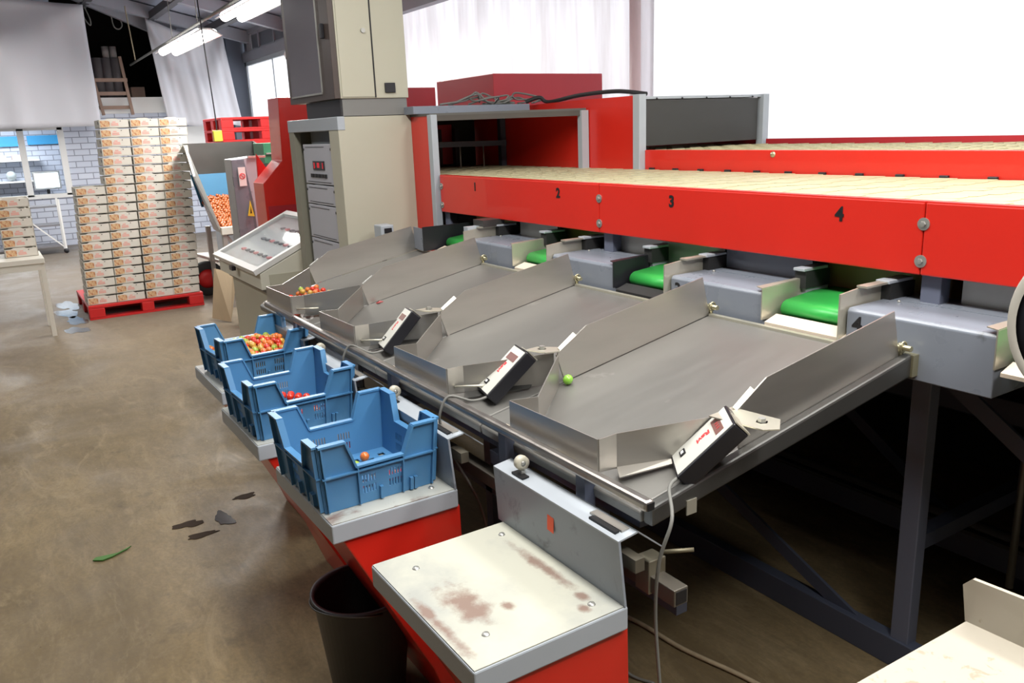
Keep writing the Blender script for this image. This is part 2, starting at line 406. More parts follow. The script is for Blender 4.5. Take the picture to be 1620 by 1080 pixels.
# ceiling: sloped lining with milky panels between rafters
Cg = MB()
def zc(y): return 4.55-.26*(y-0.) if y > 0 else 4.55+.0*y
Cg.prism([(XB-.3, YL-.1, 4.75), (XB-.3, 0, 4.75), (XB-.3, 4.9, 3.62), (XB-.3, 4.9, 3.72), (XB-.3, 0, 4.85), (XB-.3, YL-.1, 4.85)], (XF-XB+.6, 0, 0))
struct(Cg, 'ceiling', 'rooflining')
tr = MB()
for x in (-16.2, -14.2, -12.2, -10.2, -8.2, -6.2):
    tr.bar((x, 0, 4.62), (x, 4.7, 3.54), .14, .2)
struct(tr, 'trim_2', 'rafter')
tr = MB()
for y in (1.0, 2.0, 3.0, 3.9): tr.bar((XB, y, 4.60-.24*(y)), (-6, y, 4.60-.24*y), .12, .12)
struct(tr, 'trim_3', mat('purlin_dark', (.08, .08, .09), .7))

# office behind the window
of = MB()
of.box(-20.2, -20.1, -2.6, 2.2, 0, 2.5).box(-20.2, XB-t, 2.0, 2.1, 0, 2.5).box(-20.2, XB-t, -2.6, -2.5, 0, 2.5)
struct(of, 'wall_office', 'brick')
struct(MB().box(-20.2, XB-t, -2.6, 2.1, 2.4, 2.5), 'ceiling_office', 'white')
# loft space behind the opening
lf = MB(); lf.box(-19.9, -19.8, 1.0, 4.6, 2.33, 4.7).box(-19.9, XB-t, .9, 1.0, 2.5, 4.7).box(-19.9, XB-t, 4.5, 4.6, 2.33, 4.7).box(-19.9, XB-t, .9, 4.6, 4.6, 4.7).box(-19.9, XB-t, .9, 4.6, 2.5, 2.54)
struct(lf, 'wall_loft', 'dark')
struct(MB().box(XB-.2, XB+.05, 1.5, 3.2, 2.28, 2.56), 'trim_4', 'white')
w1 = struct(MB().box(XB-.06, XB+.03, -1.6, 1.36, .86, .93).box(XB-.06, XB+.03, -1.6, 1.36, 2.03, 2.1).box(XB-.06, XB+.03, 1.28, 1.38, .9, 2.1).box(XB-.06, XB+.03, .66, .76, .9, 2.06).box(XB-.06, XB+.03, -.5, -.42, .9, 2.06), 'window_1', 'white')
MB().box(XB-.035, XB-.03, -1.58, .67, .93, 2.03).box(XB-.035, XB-.03, .75, 1.29, .93, 2.03).build('pane', 'glass', w1)

# office contents
def simple(mb, name, m, label, cat, group=None, **k): return tag(mb.build(name, m, **k), label, cat, group)
t1 = thing('wall_shelf', (-19.9, .2, 1.2), 'white two-tier wall shelf seen through the office window', 'shelf')
for z in (1.06, 1.48): MB().box(-20.1, -19.75, -1.4, 1.1, z, z+.03).build('shelf_board', 'white', t1)
simple(MB().box(-20.08, -20.03, -1.0, .86, 1.78, 1.98), 'wall_panel', mat('sky_blue_panel', (.05, .36, .70), .5), 'bright blue panel high on the office wall behind the left panes', 'panel')
simple(MB().box(-20.08, -20.03, .95, 1.62, 1.80, 1.98), 'wall_panel', M['wall'] if 'wall' in M else mat('sky_blue_panel_b', (.05, .36, .70), .5), 'bright blue panel high on the office wall behind the right pane', 'panel')
for k, (y, c, w) in enumerate(((-.1, (.75, .62, .25), .2), (.18, (.80, .25, .15), .1), (.36, (.8, .7, .5), .16), (.62, (.75, .5, .42), .18))):
    simple(MB().box(-19.98, -19.8, y, y+w, 1.51, 1.61, .01), 'packet', mat('packet_paint_%d' % k, c, .6), ['yellow packet on the upper office shelf', 'red packet on the upper office shelf', 'cream packet on the upper office shelf', 'pink packet on the upper office shelf near the window post'][k], 'packet')
simple(MB().ball((-19.88, .55, 1.2), .12, 2, (1, .8, .8)), 'bundle', mat('pale_bundle', (.5, .55, .55), .7), 'pale crumpled bundle on the lower office shelf', 'bundle')
mo = thing('computer_monitor', (-17.3, 1.02, .9), 'white computer monitor lit up on the office window sill', 'monitor')
MB().box(-17.32, -17.28, .80, 1.24, 1.0, 1.32, .005).build('housing', 'white', mo)
MB().box(-17.278, -17.274, .83, 1.21, 1.03, 1.29).build('screen', 'screen', mo)
MB().box(-17.4, -17.2, .93, 1.1, .9, .92).box(-17.33, -17.3, .99, 1.04, .92, 1.0).build('stand', 'black', mo)
simple(MB().box(-17.9, XB-t, -2.4, 1.98, .84, .89), 'office_desk', 'dsteel', 'dark office desk top just behind the window sill', 'desk')
simple(MB().box(-18.4, -17.9, 1.42, 1.72, .01, 1.95, .01), 'office_locker', mat('grey_locker', (.30, .29, .32), .5), 'tall grey locker inside the office beside the right pane', 'locker')
for k, y in enumerate((-.3, .6)):
    simple(MB().box(-19.2, -18.4, y, y+.5, 2.33, 2.39), 'office_ceiling_lamp', 'officelamp', ['lit lamp on the office ceiling behind the left pane', 'lit lamp on the office ceiling behind the middle post'][k], 'lamp')

# loft contents
ld = thing('wooden_ladder', (-16.55, 2.2, 2.35), 'weathered wooden ladder standing in the dark loft opening', 'ladder')
for (a, b) in (((1.93, 3.25), (2.04, 2.25)), ((2.46, 3.25), (2.52, 2.25))):
    MB().bar((-16.75, a[0], a[1]), (-16.6, b[0], b[1]), .05, .05).build('side_rail', 'oldwood', ld)
for z in (2.85, 2.62, 2.38): MB().box(-16.71, -16.65, 1.98, 2.52, z-.03, z+.03).build('rung', 'oldwood', ld)
k = 0
for y, n in ((2.12, 0), (2.27, 0), (2.42, 0)):
    simple(MB().cyl((-17.35, y+.03, 2.545), (-17.35, y+.03, 3.28), .08, 16), 'wrapped_roll', 'roll', ['upright grey wrapped roll in the loft, leftmost of three', 'upright grey wrapped roll in the loft, middle of three', 'upright grey wrapped roll in the loft, rightmost of three'][k], 'roll', 'rolls in the loft'); k += 1
k = 0
for y in (2.32, 2.45):
    simple(MB().cyl((-17.35, y, 3.285), (-17.35, y, 3.48), .06, 16), 'wrapped_roll', mat('pale_roll_%d' % k, (.36, .34, .32), .5), ['short pale roll on top of the tall loft rolls, left', 'short pale roll on top of the tall loft rolls, right'][k], 'roll', 'rolls in the loft'); k += 1
simple(MB().box(-17.5, -17.2, 2.64, 2.88, 2.545, 2.76, .01), 'cardboard_box', 'oldwood', 'small brown box on the loft floor right of the ladder', 'box')
# ceiling cable hanging in loft
simple(MB().tube(bez([(-16.6, 1.9, 4.1), (-16.6, 1.98, 3.85), (-16.6, 2.05, 3.75), (-16.6, 2.06, 3.85), (-16.6, 2.0, 4.05)]), .012, 6), 'hanging_cable', 'rope', 'loop of cable hanging at the top of the loft opening', 'cable')
simple(MB().tube(bez([(-16.6, 2.4, 4.0), (-16.6, 2.42, 3.75), (-16.6, 2.5, 3.70), (-16.6, 2.56, 3.78), (-16.6, 2.5, 3.95)]), .012, 6), 'hanging_cable', 'rope', 'small coil of cable hanging above the loft rolls', 'cable')
simple(MB().bar((-16.55, 1.5, 4.42), (-16.55, 3.4, 3.62), .12, .26), 'roof_beam', 'rafter', 'sloping grey beam across the top of the loft opening', 'beam')

# hanging plastic sheets
def sheet(name, corners, nu, nv, amp, m, label, cat, freq=9, seed=0, sag=0., axis='x'):
    """draped sheet between four corners with vertical folds"""
    a, b_, c, d = [V(p) for p in corners]    # top-left, top-right, bottom-right, bottom-left
    bm = MB(); rows = []; rnd = random.Random(seed); ph = [rnd.uniform(0, 6.28) for _ in range(6)]
    n = V((1, 0, 0)) if axis == 'x' else V((0, 1, 0))
    for j in range(nv+1):
        v = j/nv; row = []
        for i in range(nu+1):
            u = i/nu; p = a.lerp(b_, u).lerp(d.lerp(c, u), v)
            f = sum(math.sin(freq*(k+1)*.8*u*(1+.15*k)+ph[k]+v*(2.2-k)*1.3)/(k+1.3) for k in range(5))
            if axis == 'x': f = .45*f+.9*math.sin(11*math.atan2(v+.12, u+.10)+ph[0])*math.exp(-1.2*u)+.9*math.sin(9*math.atan2(v+.12, 1.08-u)+ph[1])*math.exp(-1.2*(1-u))
            p = p+n*(amp*f*(.35+.65*v))
            p.z -= sag*math.sin(PI*u)*(1-v)
            p.z += sag*.4*math.sin(3*PI*u+1)*v*.5
            row.append(bm.b.verts.new(p))
        rows.append(row)
    for j in range(nv):
        for i in range(nu):
            f = bm.b.faces.new((rows[j][i], rows[j][i+1], rows[j+1][i+1], rows[j+1][i])); f.smooth = True
    return simple(bm, name, m, label, cat, solid=.004)
sheet('hanging_sheet', [(-16.2, -3.5, 4.3), (-16.2, 1.93, 4.02), (-16.2, 1.93, 2.06), (-16.2, -3.5, 2.06)], 90, 24, .07, 'sheet', 'large white plastic sheet hanging above the office window', 'sheet', 14, 1)
sheet('hanging_sheet', [(-16.2, 2.88, 3.86), (-16.2, 4.16, 3.62), (-16.2, 4.36, 2.0), (-16.2, 3.02, 2.05)], 50, 24, .06, 'sheet', 'white plastic sheet hanging between the loft opening and the column', 'sheet', 9, 5, .12)
simple(MB().box(XB+.01, XB+.05, 3.05, 3.85, .9, 2.02), 'wall_board', M['white'], 'white board on the brick wall below the smaller hanging sheet', 'board')
sheet('curtain_sheet', [(-9.9, 4.75, 4.1), (-5.25, 4.75, 4.1), (-5.25, 4.75, .0), (-9.9, 4.75, .0)], 90, 8, .05, 'folded', 'backlit white plastic sheet behind the red housings', 'sheet', 26, 3, axis='y')
sheet('curtain_sheet', [(-5.5, 4.86, 4.1), (XF, 4.86, 4.1), (XF, 4.86, .0), (-5.5, 4.86, .0)], 60, 6, .02, 'curtain', 'wide backlit white sheet behind the far conveyor', 'sheet', 12, 4, axis='y')
simple(MB().cyl((-5.22, 4.52, 0), (-5.22, 4.52, 3.6), .045, 16), 'rolled_sheet', sheetmat('pinkish_rolled_sheet', (.80, .68, .68), .6), 'pinkish rolled up edge of plastic sheet where the white sheets overlap', 'sheet')

# lamps hung along the hall
def lamp(name, x0, x1, y, z, label, wires):
    o = thing(name, ((x0+x1)/2, y, z), label, 'lamp', 'hanging lamps')
    MB().prism([(x0, y-.06, z+.07), (x0, y+.06, z+.07), (x0, y+.19, z-.01), (x0, y+.17, z-.01), (x0, y+.05, z+.05), (x0, y-.05, z+.05), (x0, y-.17, z-.01), (x0, y-.19, z-.01)], (x1-x0, 0, 0)).build('reflector', 'white', o)
    for s in (-.09, .09): MB().cyl((x0+.05, y+s, z+.01), (x1-.05, y+s, z+.015), .052, 14).build('tube', 'lamp', o)
    for x in wires: MB().cyl((x, y, z+.06), (x, y, 4.0), .006, 6).build('wire', 'rope', o)
    l = bpy.data.lights.new(name+'_light', 'AREA'); l.shape = 'RECTANGLE'; l.size = x1-x0; l.size_y = .3; l.energy = 45*(x1-x0); l.color = (1, .97, .93)
    lo = bpy.data.objects.new(name+'_light', l); C.objects.link(lo); lo.location = (((x0+x1)/2, y, z-.05)); return o
lamp('hanging_lamp', -13.3, -10.9, 2.62, 3.0, 'lit twin fluorescent lamp hanging nearest the back wall', (-12.9, -11.3))
lamp('hanging_lamp', -9.7, -6.9, 2.62, 3.03, 'lit twin fluorescent lamp hanging nearer the beige tower', (-9.4, -7.8))
simple(MB().cyl((-16.6, 2.6, 3.1), (-6.5, 2.6, 3.2), .018, 8), 'conduit_pipe', 'rope', 'thin grey conduit pipe carrying the hanging lamps', 'pipe')
simple(MB().tube(bez([(-16.0, 2.55, 4.0), (-15.9, 2.56, 3.5), (-15.9, 2.58, 3.12)]), .01, 6), 'hanging_rope', 'bcable', 'pale rope hanging beside the smaller hanging sheet', 'rope')
hs = thing('hoist_switch', (-10.5, 2.5, 1.79), 'yellow hoist switch hanging on a long black cable', 'switch')
MB().box(-10.54, -10.46, 2.45, 2.55, 1.73, 1.86, .01).build('housing', 'yellow', hs)
MB().tube(bez([(-10.5, 2.5, 1.86), (-10.5, 2.5, 2.1), (-10.5, 2.47, 3.0), (-10.5, 2.45, 3.9)]), .008, 6).build('cable', 'black', hs)
cc = thing('security_camera', (-13.27, 4.4, 3.03), 'white dome security camera on the beam over the doorway', 'camera')
MB().ball((-13.3, 4.42, 3.0), .085, 3).build('dome', 'white', cc); MB().cyl((-13.3, 4.42, 3.0), (-13.3, 4.6, 3.15), .03, 10).build('arm', 'white', cc)
MB().ball((-13.26, 4.37, 2.94), .035, 2).build('lens', 'black', cc)

# ============================================================ far left objects
M['rack_grey'] = mat('rack_grey', (.20, .20, .22), .5)
def rack():
    o = thing('wire_rack', (-15.9, .7, 0), 'low white rack of three shelves against the brick wall', 'rack')
    for z in (.15, .49, .80): MB().box(-16.15, -15.7, -.3, 1.0, z-.03, z, 0).build('shelf_board', 'rack_grey', o)
    for y in (-.3, 1.02):
        for x in (-16.1, -15.72): MB().box(x, x+.03, y, y+.03, .04, .9).build('post', 'white', o)
    MB().bar((-15.7, .3, .85), (-15.7, 1.0, .12), .02).build('brace', 'white', o)
    for y in (-.29, 1.03): MB().lathe((-15.7, y, .04), [(.0, -.015), (.04, -.015), (.04, .015), (0, .015)], 'x', 14).build('castor', 'black', o)
rack()
simple(MB().box(-15.95, -15.75, .37, .6, .80, .93, .01), 'blue_box', 'blue', 'small bright blue box on top of the white rack', 'box')
tb = thing('side_table', (-9.2, 0, 0), 'cream side table at the left edge holding tomato cartons', 'table')
MB().box(-9.42, -8.75, -1.4, .38, .70, .75, .005).build('tabletop', 'tablew', tb)
for x, y in ((-9.38, .335), (-8.82, .335), (-9.38, -1.35), (-8.82, -1.35)): MB().box(x, x+.045, y, y+.04, 0, .70).build('leg', 'tablew', tb)
MB().box(-8.80, -8.76, -1.35, .34, .64, .70).box(-9.4, -9.36, -1.35, .34, .64, .70).build('rail', 'tablew', tb)

# tomato cartons ---------------------------------------------------------
CW, CH, CD = .272, .0905, .37
def carton_proto(x, y, z, label, group):
    o = thing('tomato_carton', (x, y, z), label, 'carton', group)
    b = MB()   # open tray carton: front with raised middle tab, rim, side hand holes
    w = CW/2
    b.prism([(x, y-w, z), (x, y+w, z), (x, y+w, z+CH-.012), (x, y+w*.35, z+CH-.012), (x, y+w*.2, z+CH-.001), (x, y-w*.45, z+CH-.001), (x, y-w*.6, z+CH-.012), (x, y-w, z+CH-.012)], (-.006, 0, 0))
    b.box(x-CD, x-CD+.006, y-w, y+w, z, z+CH-.012).box(x-CD, x, y-w, y-w+.006, z, z+CH-.012).box(x-CD, x, y+w-.006, y+w, z, z+CH-.012).box(x-CD, x, y-w, y+w, z, z+.006).box(x-CD+.01, x-.004, y-w+.004, y+w-.004, z+CH-.03, z+CH-.026)
    b.build('tray_body', 'carton', o)
    p = MB(); rr = random.Random(3)
    p.prism([(x+.0005, y-w*.92, z+.008), (x+.0005, y-w*.30, z+.012), (x+.0005, y-w*.28, z+.062), (x+.0005, y-w*.5, z+.07), (x+.0005, y-w*.92, z+.068)], (.001, 0, 0))
    p.build('fruit_print', 'cartprint', o)
    p = MB()
    for zz, a, c in ((.056, -.1, .12), (.040, -.2, .28), (.026, -.2, .30)): p.box(x+.0003, x+.0016, y+w*a, y+w*c, z+zz-.005, z+zz+.005)
    p.build('lettering_print', 'pinkink', o)
    MB().box(x+.0003, x+.0016, y+w*.42, y+w*.48, z+.060, z+.068).build('notch', 'ink', o)
    MB().box(x-.10, x-.05, y-w-.001, y-w, z+.035, z+.062).build('hand_hole', 'ink', o)
    return o
ordn = ['bottom', 'second from bottom', 'third from bottom', 'fourth from bottom', 'fifth from bottom', 'sixth from bottom', 'seventh from bottom', 'eighth from bottom', 'ninth from bottom', 'tenth from bottom', 'tenth from top', 'ninth from top', 'eighth from top', 'seventh from top', 'sixth from top', 'fifth from top', 'fourth from top', 'third from top', 'second from top', 'topmost']
stackn = ['lower leftmost stack', 'second stack from left', 'third stack from left', 'rightmost stack']
proto = None; ZP = .15
for s, (y0, n) in enumerate(((.86, 13), (1.135, 20), (1.42, 20), (1.695, 20))):
    for k_ in range(n):
        zz = ZP+k_*.0925; yy = y0+.052*(zz-ZP)+random.uniform(-.003, .003); xx = -9.33+random.uniform(-.004, .004)
        nm = (ordn[k_] if k_ < 10 else ordn[k_+20-n]) if n == 20 or k_ < 7 else ['seventh from bottom', 'sixth from top', 'fifth from top', 'fourth from top', 'third from top', 'second from top', 'topmost'][k_-6]
        if n == 13 and k_ == 6: nm = 'middle'
        lab = 'white tomato carton, %s in the %s on the red pallet' % (nm, stackn[s])
        if proto is None: proto = carton_proto(xx, yy, zz, lab, 'tomato cartons on the red pallet')
        else:
            c = copy_tree(proto); c.location = (xx, yy, zz); c['label'] = lab
for k_ in range(6):
    c = copy_tree(proto); c.location = (-9.0, .215, .752+k_*.0925); c['group'] = 'tomato cartons on the side table'
    c['label'] = 'white tomato carton, %s in the stack on the cream side table' % ['bottom', 'second from bottom', 'third from bottom', 'third from top', 'second from top', 'topmost'][k_]
# red pallet under cartons
def pallet(x0, x1, y0, y1, z, h, label, cat='pallet', group=None, m='redpl'):
    o = thing('plastic_pallet', ((x0+x1)/2, (y0+y1)/2, z), label, cat, group)
    d = MB(); d.box(x0, x1, y0, y1, z+h-.03, z+h, .004).build('deck', m, o)
    L_ = y1-y0; W_ = x1-x0
    for fx in (0, .5, 1):
        for fy in (0, .5, 1):
            bw = .15 if fy != .5 else .12
            cx = x0+fx*(W_-.14); cy = y0+fy*(L_-bw)
            MB().box(cx, cx+.14, cy, cy+bw, z+.02, z+h-.03, .006).build('block', m, o)
    r = MB()
    for fx in (0, .5, 1): r.box(x0+fx*(W_-.14), x0+fx*(W_-.14)+.14, y0, y1, z, z+.02)
    r.build('skid', m, o); return o
pallet(-10.5, -9.30, .715, 1.85, 0.001, .145, 'red plastic pallet on the floor under the carton stacks')
for k_ in range(3):
    pallet(-11.7, -10.75, 2.62, 3.72, 1.575+k_*.147, .145, ['lowest of three stacked red pallets behind the tomato hopper', 'middle of three stacked red pallets behind the tomato hopper', 'topmost of three stacked red pallets behind the tomato hopper'][k_], group='stacked red pallets')
simple(MB().box(-11.7, -10.75, 2.6, 3.7, 0, 1.57, .01), 'storage_bin', 'lgrey', 'tall grey bin carrying the stacked red pallets', 'bin')

# ============================================================ tomato hopper, wheel, elevator
tom_meshes = {}
def tomato_mesh(key):
    if key not in tom_meshes:
        b = MB(); b.ball((0, 0, 0), 1, 2, (1, 1, .94))
        me = bpy.data.meshes.new('tomato'); b.b.to_mesh(me); b.b.free(); me.materials.append(M[key]); tom_meshes[key] = me
    return tom_meshes[key]
words = {'tred': 'red', 'torange': 'orange', 'tgreen': 'green', 'tyellow': 'yellowish', 'tlime': 'lime green'}
def tomato(p, r, key, label, group=None):
    o = bpy.data.objects.new('tomato', tomato_mesh(key)); C.objects.link(o); o.location = p; o.scale = (r, r, r); o.rotation_euler = (random.uniform(-1, 1), random.uniform(-1, 1), random.uniform(0, 6))
    return tag(o, label, 'tomato', group)
def pick(ws): return random.choices(['tred', 'torange', 'tgreen', 'tyellow'], ws)[0]

H = thing('tomato_hopper', (-9.4, 2.3, 0), 'grey steel tomato hopper with blue belt beside the carton stacks', 'hopper')
HX0, HX1 = -9.9, -9.0
# back wall, sloping left side, lip, frame
MB().prism([(HX0, 1.95, 1.72), (HX0, 2.74, 1.72), (HX0, 2.86, 1.46), (HX0, 2.86, .75), (HX0, 2.20, .75), (HX0, 2.02, 1.43)], (-.03, 0, 0)).build('back_panel', 'dsteel', H)
MB().prism([(HX0, 1.95, 1.72), (HX0, 2.20, .75), (-8.95, 2.06, .80), (-8.95, 1.86, 1.40), (-9.1, 1.84, 1.70)], (0, -.02, 0)).build('side_panel', 'galv', H)
MB().prism([(HX0, 2.86, 1.46), (HX0, 2.74, 1.72), (-9.3, 2.6, 1.70), (-8.95, 2.68, 1.44), (-8.95, 2.68, .8), (HX0, 2.86, .75)], (0, .02, 0)).build('side_panel', 'dsteel', H)
MB().prism([(HX0+.01, 2.0, 1.38), (HX0+.01, 2.84, 1.38), (HX0+.09, 2.84, 1.02), (HX0+.09, 2.06, 1.02)], (.02, 0, 0)).build('belt', 'bluerub', H)
MB().prism([(HX0, 2.15, .88), (HX0, 2.84, .88), (-8.93, 2.66, .80), (-8.93, 2.05, .80)], (0, 0, -.03)).build('base_plate', 'dsteel', H)
MB().box(-8.97, -8.90, 2.04, 2.30, .78, .86, .005).build('lip', 'tablew', H)
for y in (2.05, 2.22): MB().box(-8.97, -8.92, y, y+.045, 0, .79).build('leg', 'galv', H)
for y in (2.08, 2.75): MB().box(-9.85, -9.8, y, y+.05, 0, .80).build('leg', 'galv', H)
MB().bar((-8.95, 2.10, .76), (-8.95, 2.32, .35), .03).build('brace', 'galv', H)
hb = MB(); cnt = 0
hb.prism([(HX0+.10, 2.07, 1.06), (HX0+.10, 2.82, 1.06), (-8.98, 2.66, .80), (-8.98, 2.07, .80)], (0, 0, .02))
for i in range(26):
    u = i/25; x = HX0+.12+u*.78
    for j in range(20):
        v = (j+.5*(i % 2))/20; y = 2.09+v*(.72-.12*u)
        hb.ball((x+random.uniform(-.01, .01), y+random.uniform(-.008, .008), 1.13-.29*u+random.uniform(-.008, .012)), .021, 1)
simple(hb, 'tomato_heap', tomato_mat('tomato_heap_orange', (.40, .10, .022)), 'mass of orange tomatoes filling the steel hopper', 'tomatoes')['kind'] = 'stuff'
simple(MB().box(-9.02, -8.93, 2.24, 2.42, .40, .78, .01), 'mesh_bag', 'torange', 'orange mesh bag hanging below the hopper lip', 'bag')
tag_w = thing('trolley', (-10.0, 2.05, 0), 'pallet trolley with a black pneumatic wheel behind the cartons', 'trolley')
def wheel(parent, c, r):
    MB().lathe(c, [(r*.55, -.035), (r*.9, -.045), (r, -.025), (r, .025), (r*.9, .045), (r*.55, .035)], 'x', 28).build('tyre', 'rubber', parent)
    MB().lathe((c[0]+.0, c[1], c[2]), [(.0, .03), (r*.2, .035), (r*.55, .02), (r*.57, -.02), (0, -.03)], 'x', 24).build('rim', 'redpl', parent)
wheel(tag_w, (-9.85, 2.03, .20), .20)
MB().bar((-9.9, 2.03, .2), (-9.9, 2.5, .25), .05).bar((-9.9, 2.15, .2), (-9.9, 2.1, .42), .04).bar((-9.9, 2.2, .25), (-9.4, 2.2, .3), .04).build('axle_frame', 'dsteel', tag_w)
MB().prism([(-10.3, 2.0, .42), (-9.9, 2.0, .44), (-9.75, 2.15, .38), (-9.8, 2.4, .34), (-10.3, 2.4, .40)], (0, 0, .03)).build('mudguard', 'galv', tag_w)
# grey electric box post
E_ = thing('electric_box', (-7.9, 2.1, 0), 'tall grey electric box with a yellow warning label before the hopper', 'electric box')
MB().prism([(-7.8, 1.96, 0), (-7.8, 1.96, 1.57), (-7.8, 2.18, 1.59), (-7.8, 2.24, 1.17), (-7.8, 2.24, 0)], (-.30, 0, 0), .004).build('housing', 'lgrey', E_)
MB().prism([(-7.80, 1.95, 0.02), (-7.80, 1.95, 1.565), (-7.78, 2.06, 1.57), (-7.76, 2.10, 1.16), (-7.76, 2.12, .02)], (-.03, 0, 0), .003).build('door', 'grey', E_)
MB().box(-7.81, -7.78, 2.10, 2.26, 1.575, 1.595).build('top_lip', 'galv', E_)
MB().box(-7.782, -7.776, 1.995, 2.06, 1.33, 1.50).build('notice', 'sign', E_)
MB().lathe((-7.775, 2.027, 1.42), [(.027, 0), (.027, .002), (.020, .002), (.020, 0)], 'x', 20).bar((-7.774, 2.01, 1.435), (-7.774, 2.045, 1.405), .006).build('notice_ring', 'redink', E_)
MB().prism([(-7.755, 2.03, 1.06), (-7.755, 2.09, 1.05), (-7.757, 2.065, 1.20)], (.003, 0, 0)).build('warning_label', 'yellow', E_)
MB().prism([(-7.751, 2.055, 1.08), (-7.751, 2.068, 1.08), (-7.751, 2.064, 1.15)], (.002, 0, 0)).build('warning_mark', 'ink', E_)
# red elevator
RE = thing('red_elevator', (-7.1, 2.3, 0), 'tall red elevator housing between the hopper and the beige cabinet', 'elevator')
MB().prism([(-7.0, 2.19, 2.07), (-7.0, 2.60, 2.07), (-7.0, 2.60, .0), (-7.0, 1.99, .0), (-7.0, 1.99, 1.38), (-7.0, 2.17, 1.56)], (-.3, 0, 0), .004).build('housing', 'red', RE)
MB().box(-7.01, -6.995, 2.01, 2.59, .9, 1.19).build('lower_panel', 'darkred', RE)
MB().prism([(-7.4, 2.07, 1.62), (-7.4, 2.20, 1.40), (-7.4, 2.18, 1.2), (-7.4, 2.06, 1.3)], (-.02, 0, 0)).build('guide_flap', 'redpl', RE)
gc = thing('green_crate', (-8.5, 2.6, 1.45), 'dark green crate of tomatoes behind the red elevator', 'crate')
MB().box(-8.8, -8.45, 2.44, 2.9, 1.50, 1.70, .004).build('crate_body', 'dgreen', gc)
MB().box(-8.45, -8.43, 2.46, 2.88, 1.59, 1.605).build('rim_rail', 'galv', gc)
MB().box(-8.8, -8.45, 2.46, 2.9, 1.28, 1.42, .004).build('lower_tray', 'green', gc)
MB().box(-8.78, -8.5, 2.48, 2.88, 0, 1.28).build('stand', 'dsteel', gc)
for i in range(9): tomato((-8.44, 2.475+i*.026, 1.445), .016, pick((3, 6, 0, 1)), 'small orange tomato in the row under the dark green crate', 'tomatoes under the green crate')
# board leaning on the console
simple(MB().prism([(-8.35, 1.73, .03), (-8.15, 1.85, .01), (-8.3, 1.99, .42), (-8.37, 1.97, .46), (-8.5, 1.84, .50)], (-.015, -.01, 0)), 'wooden_board', 'wood', 'pale wooden board leaning behind the sloping console', 'board')

# sloping console
K = thing('control_console', (-6.2, 1.7, 0), 'cream sloping control console with a glazed lid left of the cabinet', 'console')
X0, X1 = -6.75, -5.60
MB().prism([(X1-.002, 1.50, .74), (X1-.002, 1.50, .852), (X1-.002, 2.09, 1.124), (X1-.002, 2.09, .74)], (X0-X1, 0, 0), .004).build('upper_housing', 'cream', K)
lid = MB()
A, B_ = V((0, 1.47, .845)), V((0, 2.10, 1.135)); dirn = (B_-A).normalized(); nn = V((0, -dirn.z, dirn.y))
def slab(x0, x1, s0, s1, th, off=0.):
    p = A+dirn*s0+nn*off; q = A+dirn*s1+nn*off
    return [(x1, p.y, p.z), (x1, q.y, q.z), (x1, q.y+nn.y*th, q.z+nn.z*th), (x1, p.y+nn.y*th, p.z+nn.z*th)], (x0-x1, 0, 0)
LL = (B_-A).length
for a in (slab(X0, X1, 0, .05, .035), slab(X0, X1, LL-.05, LL, .035), slab(X1-.05, X1, .0505, LL-.0505, .035), slab(X0, X0+.05, .0505, LL-.0505, .035)): lid.prism(*a)
lido = lid.build('lid_frame', 'white', K)
MB().prism(*slab(X0+.051, X1-.051, .051, LL-.051, .003, .022)).build('lid_glass', 'glass', lido)
MB().prism(*slab(X0+.05, X1-.05, .05, LL-.05, .004, .0)).build('control_panel', 'white', K)
kn = MB(); kr = MB()
rr = random.Random(4)
for row in range(3):
    for c_ in range(7):
        s_ = .18+row*.16; x = X0+.30+c_*.11+row*.05; p = A+dirn*s_+nn*.01
        (kr if (row*7+c_) % 3 == 0 else kn).box(x-.018, x+.018, p.y-.018, p.y+.018, p.z-.008, p.z+.008, .004)
kn.build('dark_knobs', mat('grey_knobs', (.22, .22, .23), .5), K, label='dark grey control knobs'); kr.build('red_knobs', mat('pink_knobs', (.75, .30, .30), .5), K, label='pinkish red control knobs')
MB().box(-6.22, -6.14, 1.445, 1.475, .815, .85, .003).build('latch', 'black', K)
MB().box(X1, X1+.004, 1.56, 2.1, .76, .84).build('drawer_front', 'beige', K)
MB().box(X0+.12, X1-.02, 1.56, 2.12, 0, .73, .004).build('lower_body', 'beige', K)
MB().box(X0+.1, X1-.01, 1.54, 2.12, .71, .745).build('plinth_strip', 'dsteel', K)

# ============================================================ beige control cabinet + tower
CB = thing('control_cabinet', (-5.0, 1.98, 0), 'beige control cabinet with grey instrument panels in its open front', 'cabinet')
cx0, cx1, cy0, cy1 = -5.44, -4.55, 1.76, 2.204
b = MB(); b.box(cx1-.02, cx1, cy0-.012, cy1, 0, 1.848).box(cx0, cx0+.02, cy0, cy1, 0, 1.845).box(cx0+.02, cx1-.021, cy1-.02, cy1, 0, 1.845).box(cx0+.02, cx1-.021, cy0, cy1-.021, 1.82, 1.845)
b.build('shell', 'beige', CB)
MB().box(cx0, cx1+.004, cy0-.015, cy0+.03, 1.775, 1.85, .004).build('top_fascia', 'lgrey', CB)
MB().box(cx0, cx0+.10, cy0-.01, cy0+.03, 0, 1.78).build('frame_post', mat('olive_grey', (.28, .27, .21), .5), CB)
MB().box(cx1-.15, cx1-.021, cy0-.012, cy0+.02, 0, 1.78).build('frame_post', 'beige', CB)
MB().box(cx0+.1, cx1-.14, cy0+.10, cy0+.11, 0, 1.78).build('recess_panel', 'lgrey', CB)
